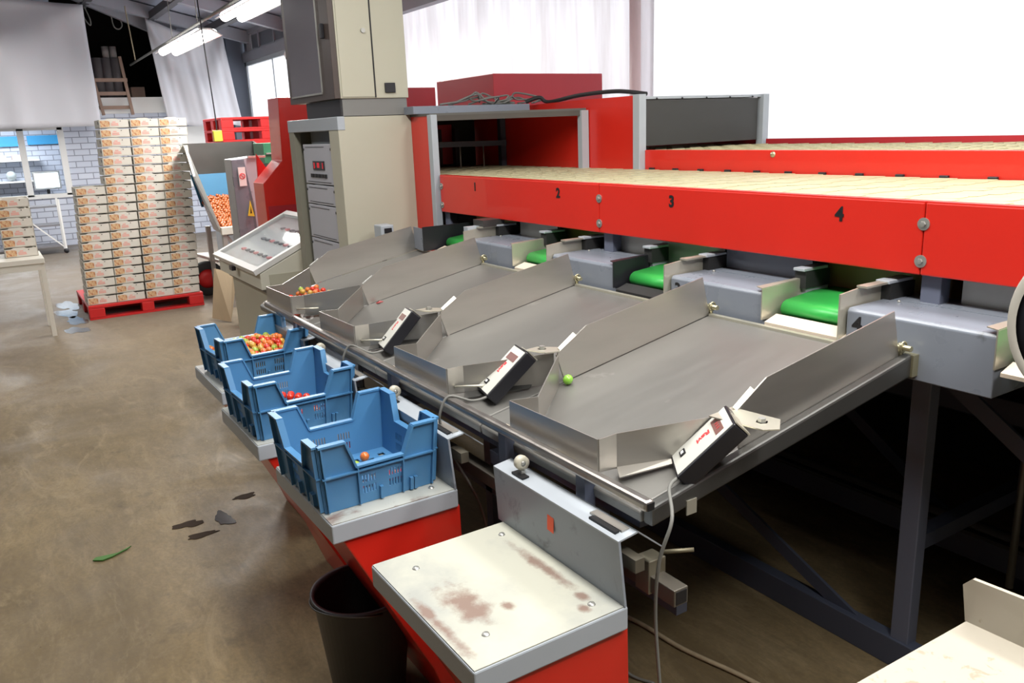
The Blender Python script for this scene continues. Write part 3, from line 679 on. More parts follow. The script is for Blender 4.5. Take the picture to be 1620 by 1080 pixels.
for i, (z0, z1) in enumerate(((1.46, 1.70), (1.335, 1.452), (1.12, 1.328), (.94, 1.112), (.72, .932))):
    pm = MB().box(-5.235, -4.735, cy0+.005, cy0+.02, z0, z1, .003).build('instrument_panel', 'panel', CB)
    for xx in (-5.225, -4.745): MB().lathe((xx, cy0+.005, z1-.03), [(0, -.004), (.008, -.004), (.008, .002)], 'y', 10).build('screw', 'black', pm)
    MB().box(-5.19, -4.78, cy0+.003, cy0+.006, z0+.012, z0+.015).box(-5.19, -4.86, cy0+.003, cy0+.006, z1-.018, z1-.015).build('outline', 'ink', pm)
    if i == 0:
        MB().box(-5.07, -4.87, cy0+.001, cy0+.006, 1.545, 1.60).build('display_window', 'black', pm)
        MB().box(-5.05, -5.035, cy0-.001, cy0+.002, 1.555, 1.59).box(-4.99, -4.955, cy0-.001, cy0+.002, 1.56, 1.59).box(-4.9, -4.892, cy0-.001, cy0+.002, 1.555, 1.59).build('display_digits', 'led', pm)
        kb = MB()
        for j in range(5): kb.box(-5.12+j*.058, -5.075+j*.058, cy0-.001, cy0+.006, 1.50, 1.522)
        kb.build('buttons', 'ink', pm)
    if i == 4:
        for j in range(3): MB().box(-5.15+.0*j, -5.09, cy0+.001, cy0+.006, .90-j*.045, .915-j*.045).build('red_mark', 'redink', pm)
TW = thing('switch_tower', (-4.95, 1.97, 1.85), 'tall beige switch cabinet with smoked glass door above the control cabinet', 'cabinet')
MB().box(-5.10, -4.56, 1.79, 2.19, 1.852, 1.945).build('plinth', mat('plinth_grey', (.20, .20, .19), .45), TW)
MB().box(-5.13, -4.563, 1.778, 1.789, 1.852, 1.944).build('plinth_cover', 'black', TW)
MB().box(-5.32, -4.55, 1.78, 2.20, 1.946, 3.0, .004).build('housing', 'beige', TW)
MB().box(-4.548, -4.545, 1.79, 1.985, 1.955, 2.98).build('side_door', 'beige', TW); MB().box(-4.550, -4.547, 1.988, 1.996, 1.95, 3.0).build('seam', 'ink', TW)
gd = MB().box(-5.33, -4.55, 1.745, 1.779, 1.946, 3.0, .003).build('door_frame', mat('brown_door_frame', (.07, .052, .045), .4), TW)
MB().box(-5.27, -4.74, 1.741, 1.744, 1.99, 2.97).build('door_glass', 'smoke', gd)
MB().box(-4.735, -4.725, 1.738, 1.744, 1.99, 2.97).box(-5.27, -4.73, 1.738, 1.744, 1.98, 1.99).build('glass_trim', 'galv', gd)
MB().box(-4.64, -4.62, 1.72, 1.744, 2.27, 2.35, .004).build('door_handle', 'black', gd)
MB().cyl((-4.545, 1.94, 2.31), (-4.535, 1.94, 2.31), .013, 14).build('lock', 'galv', TW)
MB().box(-4.549, -4.538, 2.05, 2.115, 1.975, 2.03, .003).build('socket', 'black', TW)
# small grey scale head behind first tray
sh = thing('small_readout_box', (-4.3, 1.9, 1.1), 'small grey readout box behind the first tray wall', 'box')
MB().box(-4.42, -4.32, 1.86, 1.94, 1.10, 1.245, .006).build('housing', 'lgrey', sh)
MB().box(-4.319, -4.315, 1.88, 1.925, 1.20, 1.228).build('window', 'black', sh)
MB().box(-4.38, -4.36, 1.88, 1.90, .95, 1.10).build('stem', 'dsteel', sh)

# ============================================================ SORTING CONVEYORS
XE = 1.2
SC = thing('sorting_conveyor', (-2, 2.6, 0), 'long red sorting conveyor with cream carrier cups numbered along its side', 'conveyor')
for k_, (a, c) in enumerate(((-4.262, -2.803), (-2.800, -1.337), (-1.334, XE))):
    rl = MB().box(a, c, 2.222, 2.245, 1.297, 1.503, .004).build('side_rail', 'red', SC)
    MB().box(a, c, 2.224, 2.262, 1.498, 1.506).build('rail_lip', 'red', rl)
    for n_, x in {'1': -3.86, '2': -3.10, '3': -2.355, '4': -1.61}.items():
        if a < x < c: text('numeral', n_, 'ink', .060, (x, 2.2205, 1.452), (1, 0, 0), (0, 0, 1), rl)
for x in (-4.245, -2.80, -1.335):
    for z in (1.443, 1.337):
        bo = MB().lathe((x, 2.222, z), [(0, -.003), (.018, -.003), (.018, 0)], 'y', 20, False).build('washer', 'galv', SC)
        MB().lathe((x, 2.218, z), [(0, -.006), (.008, -.005), (.009, 0)], 'y', 6, False).build('bolt', 'galv', bo)
cu = MB(); cu2 = MB(); yw = .0915
for r_ in range(9):
    y0 = 2.262+r_*yw
    x = -5.3+random.random()*.148
    while x < XE:
        z = 1.499
        cu.prism([(x-.01, y0, z-.001), (x-.01, y0+yw, z-.001), (x+.145, y0+yw, z+.0015), (x+.158, y0+yw-.02, z+.0015), (x+.158, y0+.02, z+.0015), (x+.145, y0, z+.0015)], (0, 0, .003))
        x += .148
cu.build('carrier_cups', 'cups', SC)
MB().box(-5.3, XE, 2.25, 3.09, 1.44, 1.482).build('belt_bed', 'dsteel', SC)
lg = MB(); x = -4.0
for i in range(14):
    MB().box(x, x+.035, 3.085, 3.10, 1.497, 1.512, .003).build('lug', 'black', SC); x += .152*(1.2)
# lower frame: legs, beams, braces
for x in (-4.27, -2.80, -1.34, .12):
    MB().box(x-.005, x+.055, 2.25, 2.30, .0, 1.33, .003).build('leg', 'leglit', SC)
    MB().box(x-.01, x+.06, 3.02, 3.07, .0, 1.44, .003).build('leg', 'frame', SC)
    MB().box(x, x+.05, 2.29, 3.03, .42, .47).build('cross_bar', 'frame', SC)
    MB().box(x, x+.05, 2.29, 3.03, 1.0, 1.05).build('cross_bar', 'frame', SC)
for y, z, h in ((2.24, .0, .10), (2.85, .14, .10), (3.05, .62, .09), (3.9, .3, .1)):
    MB().box(-4.6, XE, y, y+.05, z, z+h, .003).build('beam', 'frame', SC)
for a, c in (((-2.75, 2.27, .62), (-1.40, 2.27, .04)), ((-1.28, 2.3, 1.0), (.1, 2.3, .06)), ((-4.2, 2.27, .62), (-2.85, 2.27, .06)), ((-2.7, 3.04, .9), (-1.5, 3.04, .1)), ((-1.2, 3.04, .5), (.1, 3.04, 1.1)), ((-3.2, 3.9, .9), (-1.2, 3.9, .35))):
    MB().bar(a, c, .012, .05).build('brace', 'frame', SC)
for x in (-1.72, -1.05): MB().cyl((x, 3.3, .55), (x, 3.3, .78), .04, 16).build('roller_end', mat('olive_roller', (.10, .11, .05), .5), SC)
MB().tube([(-4.4, 2.80, .27), (XE, 2.80, .27)], .010, 8).build('conduit', 'rubber', SC)
MB().tube([(-4.4, 2.76, .33), (XE, 2.76, .33)], .018, 8).build('conduit', 'rubber', SC)
MB().box(-4.4, XE, 2.74, 2.82, .30, .305).build('cable_tray', 'rubber', SC)
MB().box(-5.3, XE, 2.36, 4.0, 1.00, 1.03).build('deck_light_block', 'rubber', SC)  # dark sheet added to block light from the space below
MB().box(XE, XE+.02, 2.3, 4.0, 0, 1.45).build('side_light_block', 'frame', SC)  # added to close the open end against light from the hall
for x in (-1.12, -2.6, -.7): MB().cyl((x, 2.5, .3), (x, 2.5, 1.1), .012, 8).build('rod', 'dsteel', SC)
# panels and deflectors visible under the rail
for x0, x1, m in ((-2.75, -2.15, 'galv'), (-2.14, -1.76, 'grey'), (-1.25, -.5, 'galv'), (-3.55, -3.22, 'galv')):
    MB().box(x0, x1, 2.30, 2.315, 1.13, 1.31).build('under_plate', m, SC)
for x in (-4.1, -3.25, -2.42-.06, -1.74, -.25):
    b = MB(); p = []
    for i in range(9):
        a = i/8; p.append((x+.40*a, 2.31+.12*math.sin(a*PI*.5), 1.30-.17*a*a))
    for i in range(8):
        q, r2 = V(p[i]), V(p[i+1]); b.prism([q, r2, r2+V((0, .25, .02)), q+V((0, .25, .06))], (0, 0, -.004))
    b.box(x, x+.42, 2.36, 2.37, 1.12, 1.32)
    b.build('deflector', 'cardb', SC)

FC = thing('far_conveyor', (-1.5, 3.6, 0), 'second red conveyor running behind the numbered one', 'conveyor')
MB().box(-3.50, XE, 3.10, 3.125, 1.485, 1.605, .003).build('side_rail', 'red', FC)
for x in (-2.62, ): 
    MB().lathe((x, 3.10, 1.585), [(0, -.005), (.012, -.005), (.014, 0)], 'y', 14).build('bolt', 'brass', FC)
MB().box(-3.48, XE, 4.05, 4.07, 1.50, 1.628).build('back_rail', 'darkred', FC)
b = MB()
for r_ in range(10):
    x = -4.2+(r_ % 3)*.05
    while x < XE:
        y0 = 3.13+r_*.0915; b.prism([(x-.01, y0, 1.592), (x-.01, y0+.0915, 1.592), (x+.15, y0+.0915, 1.597), (x+.15, y0, 1.597)], (0, 0, .004)); x += .148
b.build('carrier_cups', 'cups', FC)
MB().box(-4.2, XE, 3.125, 4.06, 1.54, 1.575).build('belt_bed', 'dsteel', FC)
for x in (-3.4, -1.3, .6): MB().box(x, x+.05, 4.02, 4.05, 0, 1.55).build('leg', 'frame', FC)
MB().box(-5.8, XE+.02, 4.052, 4.062, 0, 1.50).build('rear_light_block', 'dark', FC)  # added to keep backlight from the sheets out from under the machine
MB().box(-5.8, -5.79, 2.3, 4.05, 0, 1.50).build('end_light_block', 'dark', FC)  # added with the rear sheet to shut light out at this end

# scanner hood over the near conveyor
HD = thing('scanner_hood', (-4.6, 2.7, 1.3), 'open fronted red hood over the start of the numbered conveyor', 'hood')
MB().box(-4.325, -4.275, 2.195, 2.235, 1.02, 1.84, .003).build('post', 'lgrey', HD)
MB().bar((-3.98, 3.045, 1.49), (-3.98, 3.045, 1.835), .05, .04).build('post', 'lgrey', HD)
MB().prism([(-4.30, 2.2, 1.835), (-3.97, 3.06, 1.835), (-5.75, 3.07, 1.835), (-5.75, 2.21, 1.835)], (0, 0, .012)).build('roof', mat('worn_grey_roof', (.10, .095, .085), .6, var=.2), HD)
MB().bar((-4.30, 2.20, 1.82), (-3.97, 3.06, 1.82), .02, .03).build('front_edge', mat('rusty_edge', (.07, .06, .05), .6, var=.3), HD)
MB().box(-5.75, -4.325, 2.205, 2.222, 1.0, 1.835).build('side_panel', 'red', HD)
MB().box(-4.78, -4.44, 2.17, 2.98, 1.848, 1.893, .003).build('roof_beam', 'grey', HD)
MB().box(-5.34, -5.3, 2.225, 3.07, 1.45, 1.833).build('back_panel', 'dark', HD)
MB().bar((-4.95, 2.25, 1.665), (-4.85, 3.05, 1.655), .02, .035).build('inner_bar', 'frame', HD)
MB().box(-4.92, -4.88, 3.03, 3.07, 1.49, 1.83).build('inner_post', 'frame', HD)
MB().box(-5.29, -5.26, 2.60, 2.86, 1.52, 1.79).build('inner_red_panel', 'darkred', HD)
for y in (2.70, 2.84): MB().box(-5.22, -5.18, y, y+.035, 1.52, 1.76).build('sensor_block', 'black', HD)
for y in (2.5, 2.72, 2.9): MB().cyl((-4.9, y, 1.50), (-4.9, y, 1.65), .005, 8).build('probe', 'galv', HD)
# hood over the far conveyor
H2 = thing('curtained_hood', (-3.9, 3.6, 1.5), 'red hood with a ribbed black curtain over the far conveyor', 'hood')
MB().prism([(-3.55, 3.075, 1.47), (-3.55, 3.075, 1.895), (-4.1, 3.075, 1.895), (-4.75, 3.075, 1.885), (-5.7, 3.075, 1.885), (-5.7, 3.075, 1.50)], (0, .02, 0)).build('side_panel', 'red', H2)
MB().box(-3.555, -3.50, 3.06, 3.11, 1.47, 1.90, .003).build('post', 'lgrey', H2)
MB().box(-3.55, -3.50, 4.04, 4.09, 1.47, 1.89, .003).build('post', 'lgrey', H2)
MB().box(-5.7, -3.52, 3.096, 4.07, 1.874, 1.888).build('roof', 'lgrey', H2)
MB().box(-4.7, -3.55, 4.07, 4.09, 1.5, 1.87).build('side_panel', 'darkred', H2)
b = MB()
for i in range(28): b.box(-3.535+.003*math.sin(i*.7), -3.527, 3.11, 4.02, 1.868-i*.0087-.007, 1.868-i*.0087)
b.box(-3.53, -3.528, 3.11, 4.02, 1.625, 1.87); b.build('ribbed_curtain', mat('ribbed_rubber', (.045, .045, .042), .5), H2)
for i in range(5): MB().ball((-3.515, 3.2+i*.19, 1.876), .006, 1).build('rivet', 'black', H2)
simple(MB().box(-5.6, -4.8, 2.94, 3.85, 1.893, 2.10, .004), 'red_housing', 'darkred', 'large dark red housing standing behind the scanner hood', 'housing')
simple(MB().box(-5.7, -5.05, 2.22, 2.64, 1.848, 2.03, .004), 'red_housing', 'darkred', 'smaller dark red housing just right of the beige tower', 'housing')
# cables on the roof
rr = random.Random(11)
for k_ in range(7):
    y = 2.45+rr.uniform(0, .45); x = -4.6+rr.uniform(-.08, .08)
    pts = [(x, y-.15, 1.903)]+[(x+rr.uniform(-.06, .06), y+i*.07+rr.uniform(-.03, .03), 1.905+rr.uniform(.0, .045)+(.03 if i == k_ % 4 else 0)) for i in range(5)]+[(x, y+.22, 1.903)]
    simple(MB().tube(bez(pts, 6), .006, 6), 'loose_cable', 'rope', 'grey cable in the loose tangle on the hood roof', 'cable', 'tangled cables on the hood')
simple(MB().tube(bez([(-4.5, 2.99, 1.905), (-4.45, 3.06, 1.93), (-4.4, 3.10, 1.90), (-4.1, 3.12, 1.925), (-3.8, 3.15, 1.93), (-3.6, 3.2, 1.905)]), .012, 8), 'black_hose', 'rubber', 'thick black hose lying over the top of the red hood', 'hose')

# ============================================================ LANES: covers, green belts
def lane(x, label_c, label_b, n, dark=False):
    """green outfeed belt between x-.31 and x, grey cover from x to x+.42"""
    c = thing('lane_cover', (x+.2, 2.145, 1.09), label_c, 'cover', 'grey lane covers')
    x -= .022; w = .425
    MB().prism([(x, 2.045, 1.045), (x, 2.045, 1.202), (x, 2.053, 1.212), (x, 2.225, 1.214), (x, 2.225, 1.045)], (w, 0, 0), .003).build('cover_front', 'grey', c)
    MB().prism([(x+.01, 2.227, 1.05), (x+.01, 2.227, 1.214), (x+.01, 2.345, 1.216), (x+.01, 2.345, 1.05)], (w-.02, 0, 0)).build('cover_rear', 'grey', c)
    MB().ball((x+.06, 2.2, 1.216), .006, 1).build('screw', 'galv', c)
    # upright guards at both ends
    gm = 'zinc'
    MB().prism([(x+w+.003, 2.03, 1.125), (x+w+.003, 2.03, 1.225), (x+w+.003, 2.245, 1.235), (x+w+.003, 2.245, 1.125)], (.004, 0, 0)).prism([(x+w-.03, 2.045, 1.225), (x+w+.006, 2.03, 1.225), (x+w+.006, 2.245, 1.235), (x+w-.01, 2.245, 1.235)], (0, 0, .003)).build('guard_plate', 'black' if n == 2 else gm, c, label='black guard plate' if n == 2 else None)
    MB().prism([(x-.012, 2.02, 1.115), (x-.012, 2.02, 1.252), (x-.012, 2.265, 1.275), (x-.012, 2.265, 1.115)], (.006, 0, 0)).box(x-.013, x+.02, 2.1, 2.22, 1.262, 1.268).build('end_plate', 'zinc', c)
    for xx in (x-.02, x+w-.015):
        cl = MB().box(xx, xx+.045, 2.20, 2.32, 1.262, 1.272, .002).build('clip', 'lgrey', c)
        MB().ball((xx+.02, 2.27, 1.266), .006, 1).build('screw', 'galv', cl)
        MB().box(xx, xx+.045, 2.21, 2.33, 1.205, 1.26).build('rubber_flap', 'rubber', c)
        MB().box(xx+.005, xx+.04, 2.22, 2.33, 1.12, 1.205).build('lower_bracket', 'lgrey', c)
    if n in (3, 4): text('numeral', str(n), 'ink', .062, (x+.035, 2.0445, 1.165), (1, 0, 0), (0, 0, 1), c)
    return c
def greenbelt(x0, x1, label):
    g_ = thing('green_belt_roller', ((x0+x1)/2, 2.1, 1.15), label, 'belt', 'green outfeed belts')
    prof = []
    for i in range(15):
        a = PI*(-.5+i/14*1.0); prof.append((2.125-.034*math.cos(a), 1.156+.028*math.sin(a)))
    pts = [(x0, y, z) for y, z in prof]+[(x0, 2.25, 1.196), (x0, 2.60, 1.190), (x0, 2.60, 1.12)]
    b = MB(); b.prism(pts, (x1-x0, 0, 0)); 
    for f in b.b.faces: f.smooth = len(f.verts) == 4
    b.build('belt', 'green', g_)
    MB().prism([(x0-.01, 2.03, 1.122), (x0-.01, 2.085, 1.140), (x0-.01, 2.085, 1.125), (x0-.01, 2.03, 1.112)], (x1-x0+.02, 0, 0)).build('sill', 'creamstrip' if abs(x0+2.46) > .05 else 'rubber', g_)
names = {1: 'first', 2: 'second', 3: 'third', 4: 'fourth'}
for n, x in ((4, -1.415), (3, -2.145), (2, -2.885), (1, -3.62)):
    lane(x, 'grey folded sheet cover of the %s lane%s' % (names[n], {4: ', nearest the camera', 3: ', marked with a 3', 2: ', with a black guard', 1: ', farthest of the four'}[n]), '', n)
for x0, x1, l in ((-4.0+.02, -3.64, 'dark green belt end farthest away beside the scanner hood post'), (-3.185, -2.90, 'green belt end between the first and second lane covers'), (-2.45, -2.16, 'green belt end between the second and third lane covers'), (-1.712, -1.43, 'green belt end between the third and fourth lane covers'), (-.98, -.62, 'green belt end cut by the right edge past the fourth cover')):
    greenbelt(x0, x1, l)
lb = thing('dark_lane_guard', (-4.1, 2.05, 1.1), 'open black and grey guard box at the far end of the lanes', 'guard')
MB().prism([(-4.17, 1.99, 1.12), (-4.02, 1.97, 1.12), (-4.02, 1.97, 1.24), (-4.17, 1.99, 1.24)], (0, .006, 0)).build('front_plate', 'grey', lb)
MB().box(-4.02, -4.012, 1.97, 2.30, 1.12, 1.25).build('side_plate', 'black', lb)
MB().box(-3.70, -3.66, 2.05, 2.3, 1.13, 1.27).build('bracket', 'lgrey', lb)
MB().box(-3.72, -3.62, 2.12, 2.25, 1.265, 1.30).build('block', 'dsteel', lb)
# round disc at the right edge
rd = thing('round_disc', (-.72, 1.95, 1.30), 'black round disc with a beige rim at the right edge', 'disc')
MB().lathe((-.74, 1.93, 1.29), [(.175, -.012), (.192, -.016), (.20, 0), (.192, .016), (.175, .012)], 'y', 64).build('rim', mat('beige_rim', (.50, .48, .42), .5), rd)
MB().lathe((-.74, 1.93, 1.29), [(0, -.008), (.178, -.008), (.178, .008), (0, .008)], 'y', 64).build('face', 'black', rd)
MB().bar((-.6, 1.94, 1.3), (-.3, 2.2, 1.4), .03).build('arm', 'dsteel', rd)

# ============================================================ SORTING TRAYS
def tz(y): return .995+(y-1.40)*.1885
WX = [-4.17, -3.462, -2.70, -1.945, -1.25]
FX = [-3.972, -3.223, -2.491, -1.76]
tl = ['farthest sorting tray with a heap of tomatoes, beside the beige cabinet', 'second sorting tray from the far end, with a red scrap in its corner', 'third sorting tray from the far end, empty of tomatoes', 'nearest steel sorting tray with one green tomato in its corner']
for k in range(4):
    xa, xb = WX[k], WX[k+1]; fa = FX[k]; fb = fa+.375
    T = thing('sorting_tray', ((xa+xb)/2, 1.5, 1.0), tl[k], 'tray', 'sloping steel sorting trays')
    g_ = .006 if k < 3 else .0
    MB().prism([(xa+.004, 1.12, tz(1.12)), (xa+.004, 2.02, tz(2.02)), (xa+.004, 2.02, tz(2.02)-.04), (xa+.004, 1.10, tz(1.12)-.045), (xa+.004, 1.095, tz(1.12)-.02)], (xb-xa-.006, 0, 0), .004).build('tray_floor', 'belt', T)
    MB().box(xa+.01, xb-.01, 2.0, 2.02, tz(2.01)-.004, tz(2.01)+.006).build('rear_lip', 'zinc', T)
    MB().prism([(fa-.03, 1.070, .962), (fb-.01, 1.070, .962), (fb-.01, 1.092, .972), (fa-.03, 1.092, .972)], (0, 0, .003)).build('front_strip', 'creamstrip', T)
    # side walls
    def wall(x, nm='side_wall', m='steel'):
        w = MB().prism([(x, 1.405, tz(1.405)+.002), (x, 2.01, tz(2.01)+.002), (x, 1.975, 1.243), (x, 1.485, 1.158), (x, 1.375, 1.09)], (.004, 0, 0)).build(nm, m, T)
        hk = MB().cyl((x-.03, 2.015, 1.138), (x+.035, 2.015, 1.138), .008, 10).cyl((x+.005, 2.015, 1.11), (x+.005, 2.015, 1.15), .007, 8)
        hk.tube([(x+.012, 2.015+.014*math.cos(a*.6), 1.14+.014*math.sin(a*.6)) for a in range(11)], .003, 6)
        hk.build('wall_hook', 'brass', T)
        if x in WX[:2]: MB().bar((x+.002, 1.378, 1.092), (x+.002, 1.43, 1.125), .007, .010, bev=.002).build('wall_tab', 'galv', T)
        MB().bar((x+.002, 1.375, 1.085), (x+.002, 1.405, tz(1.4)), .006, .009, up=(0, 1, 0)).build('hinge', 'steel', T)
    wall(xa)
    if k == 3: wall(xb)
    # funnel: left slanted wall, front wall, right slanted wall
    h0, h1 = .984, 1.052
    def pw(nm, a, ha0, ha1, c, hc0, hc1, m='steel'):
        a, c = V((*a, 0)), V((*c, 0)); n = (c-a).cross(V((0, 0, 1))).normalized()*.003
        MB().prism([a+V((0, 0, ha0)), c+V((0, 0, hc0)), c+V((0, 0, hc1)), a+V((0, 0, ha1))], n).build(nm, m, T)
    pw('funnel_wall', (xa+.012, 1.372), tz(1.372), 1.086, (fa+.035, 1.155), .965, 1.055)
    pw('front_flange', (fa+.035, 1.155), .965, 1.055, (fa, 1.088), .975, 1.050)
    pw('front_wall', (fa, 1.088), .975, 1.050, (fb, 1.088), .975, 1.056)
    pw('front_flange', (fb, 1.088), .975, 1.056, (fb-.012, 1.150), .965, 1.052)
    pw('funnel_wall', (fb-.012, 1.150), .965, 1.052, (xb-.012, 1.372), tz(1.372), 1.088)
    MB().prism([(fb-.010, 1.150, .966), (xb-.06, 1.33, .992), (xb-.045, 1.30, .982), (fb+.03, 1.125, .960)], (0, 0, .003)).build('funnel_foot', 'dsteel' if k < 3 else 'steel', T)
    if k < 3: MB().cyl((fb+.002, 1.11, .995), (fb+.06, 1.19, .998), .004, 8).build('tie_rod', 'zinc', T)
    if k == 3: 
        MB().prism([(xb+.004, 1.10, .90), (xb+.004, 1.10, .945), (xb+.004, 2.03, tz(2.03)+.008), (xb+.004, 2.03, tz(2.03)-.055)], (.03, 0, 0), .006).build('side_channel', 'dsteel', T)
        MB().box(xb+.034, xb+.037, 1.20, 1.23, .90, .935).build('patch_plate', 'zinc', T)
        MB().box(xb-.005, xb+.04, 2.02, 2.05, 1.06, 1.12).build('channel_end', 'brass', T)
# rail tube along the tray fronts
RT = thing('front_tube', (-2.5, 1.05, .96), 'long worn steel tube along the front edge of the trays', 'tube')
MB().box(-3.87, -1.165, 1.037, 1.064, .972, .997, .008).build('tube_body', mat('worn_tube_steel', (.30, .28, .26), .33, metal=.8, var=.3, scale=14), RT)
MB().box(-1.166, -1.1645, 1.041, 1.060, .976, .993).build('open_end', 'ink', RT)
for x in (-3.55, -2.53, -1.80, -1.45): MB().box(x, x+.035, 1.07, 1.10, .55 if x > -2.0 else .7, .965).build('bracket', 'frame', RT)
# under-tray frame
UF = thing('tray_stand', (-2.5, 1.5, 0), 'dark grey stand under the sorting trays', 'stand')
for x in (-3.9, -2.55, -1.9):
    MB().box(x, x+.045, 1.45, 1.50, 0, tz(1.47)-.05).build('leg', 'frame', UF)
    MB().box(x, x+.045, 1.10, 2.2, tz(1.12)-.12, tz(1.12)-.08).build('arm', 'frame', UF)
MB().box(-4.1, -1.29, 1.13, 1.17, .86, .90).build('rail', 'frame', UF)
MB().box(-3.9, -1.5, 1.45, 1.49, .40, .44).build('rail', 'frame', UF)
MB().bar((-2.5, 1.47, .42), (-2.0, 1.47, .80), .03).build('brace', 'frame', UF)
simple(MB().box(-4.07, -3.50, 1.12, 1.135, .66, .895), 'skirt_panel', mat('skirt_dark', (.17, .185, .22), .5), 'dark grey panel under the front tube beyond the farthest crate', 'panel')
simple(MB().box(-3.49, -2.93, 1.12, 1.135, .77, .895), 'skirt_panel', 'lgrey', 'light grey panel under the front tube beside the middle crate', 'panel')

# display boxes ---------------------------------------------------------
u = V((.43, .56, .71)).normalized(); w = V((-.8, .6, 0)); w = (w-u*w.dot(u)).normalized(); n = u.cross(w)
if n.z < 0: n = -n
Lb, Wb, Db = .179, .118, .042
def dbox(P, label, jx, cable, label_c, inner, uu, ww):
    u = V(uu).normalized(); w = V(ww); w = (w-u*w.dot(u)).normalized(); n = u.cross(w)
    if n.z < 0: n = -n
    P = V(P); o = thing('display_box', P, label, 'display', 'display boxes')
    def q(a, b, c): return P+u*a+w*b+n*c
    def slabm(a0, a1, b0, b1, c0, c1, bev=0.):
        return MB().prism([q(a0, b0, c0), q(a1, b0, c0), q(a1, b1, c0), q(a0, b1, c0)], n*(c1-c0), bev)
    slabm(-Lb/2, Lb/2, -Wb/2, Wb/2, -Db, 0, .004).build('housing', 'black', o)
    slabm(-Lb/2+.006, Lb/2-.006, -Wb/2+.007, Wb/2-.007, 0, .0012).build('face_plate', 'face', o)
    slabm(.038, .062, -.036, .036, .0012, .0022).build('display_window', 'window_red', o)
    b = MB()
    for s_ in (-.014, -.002, .010): b.prism([q(.046, s_-.003, .0023), q(.055, s_-.003, .0023), q(.055, s_+.002, .0023), q(.046, s_+.002, .0023)], n*.0004)
    b.build('led_digits', mat('dim_led', (.45, .05, .05), .4), o) if label.startswith('nearest') else b.b.free()
    text('logo', 'Ravi', 'redink', .024, q(.008, .008, .0014), -u, -w, o)
    sw = slabm(-.062, -.046, .006, .030, .0012, .004).build('switch', 'ink', o)
    slabm(-.058, -.050, .011, .024, .004, .0052).build('rocker', 'white', sw)
    # folded zinc bracket
    e0, e1 = q(Lb/2+.001, -Wb/2, -.005), q(Lb/2+.001, -Wb/2, -Db)
    j = V((jx, 1.375, 1.098))
    b = MB(); b.prism([q(Lb/2+.001, -Wb/2, 0), q(Lb/2+.001, -Wb/2, -Db), q(Lb/2+.001, 0, -Db), q(Lb/2+.001, 0, 0)], u*.003)
    if inner: pl = [(jx-.075, 1.355, 1.095), (jx-.07, 1.305, 1.095), (jx+.0, 1.335, 1.095), (jx+.012, 1.375, 1.095), (jx-.03, 1.40, 1.095)]
    else: pl = [(jx-.02, 1.395, 1.095), (jx-.01, 1.31, 1.095), (jx+.125, 1.335, 1.095), (jx+.145, 1.365, 1.095), (jx+.105, 1.415, 1.095)]
    b.prism(pl, (0, 0, .003))
    br = b.build('bracket', 'zinc', o)
    bc = (jx-.045, 1.352, 1.098) if inner else (jx+.09, 1.372, 1.098)
    MB().lathe(bc, [(0, .009), (.009, .009), (.010, 0), (.014, 0), (.014, -.001)], 'z', 6, False).build('bolt', 'galv', br)
    MB().bar((jx-.002, 1.385, 1.097), (jx-.002, 1.445, 1.137), .016, .004, up=(.7, 0, .7), bev=.0015).build('blade', 'zinc', br)
    cb = simple(MB().tube(bez(cable, 8), .004, 8), 'display_cable', 'rope', label_c, 'cable', 'display cables')
    return o
P3 = V((-1.250, 1.278, 1.048))
def end(P, uu, ww):
    uu = V(uu).normalized(); ww = V(ww).normalized(); return P-uu*(Lb/2-.002)-ww*.050-V((0, 0, .006))
e = end(P3, (.43, .55, .72), (-.8, .59, .03))
dbox(P3, 'nearest display box, lit red digits, beside the last tray', -1.25, [e, e+V((.03, -.05, .0)), (-1.145, 1.09, .95), (-1.15, 1.06, .86), (-1.165, 1.065, .72), (-1.15, 1.07, .5), (-1.16, 1.09, .3), (-1.18, 1.15, .02)], 'grey cable hanging to the floor from the nearest display box', False, (.43, .55, .72), (-.8, .59, .03))
P2 = V((-2.035, 1.231, 1.045)); e = end(P2, (.17, .72, .67), (-.97, .25, -.03))
dbox(P2, 'middle of the three display boxes, between the third and fourth trays', -1.945, [e, e+V((.0, -.05, .0)), (-2.03, 1.045, 1.0), (-2.035, 1.015, .95), (-2.045, 1.025, .90), (-2.05, 1.06, .8), (-2.00, 1.12, .63), (-1.98, 1.14, .4), (-2.0, 1.2, .02)], 'grey cable hanging from the middle display box', True, (.17, .72, .67), (-.97, .25, -.03))
P1 = V((-2.76, 1.212, 1.045)); e = end(P1, (.11, .67, .73), (-.97, .23, -.06))
dbox(P1, 'farthest display box, between the second and third trays', -2.70, [e, e+V((.0, -.05, .0)), (-2.79, 1.045, 1.0), (-2.80, 1.015, .95), (-2.81, 1.025, .90), (-2.81, 1.07, .8), (-2.76, 1.2, .55), (-2.75, 1.25, .02)], 'grey cable hanging from the farthest display box', True, (.11, .67, .73), (-.97, .23, -.06))

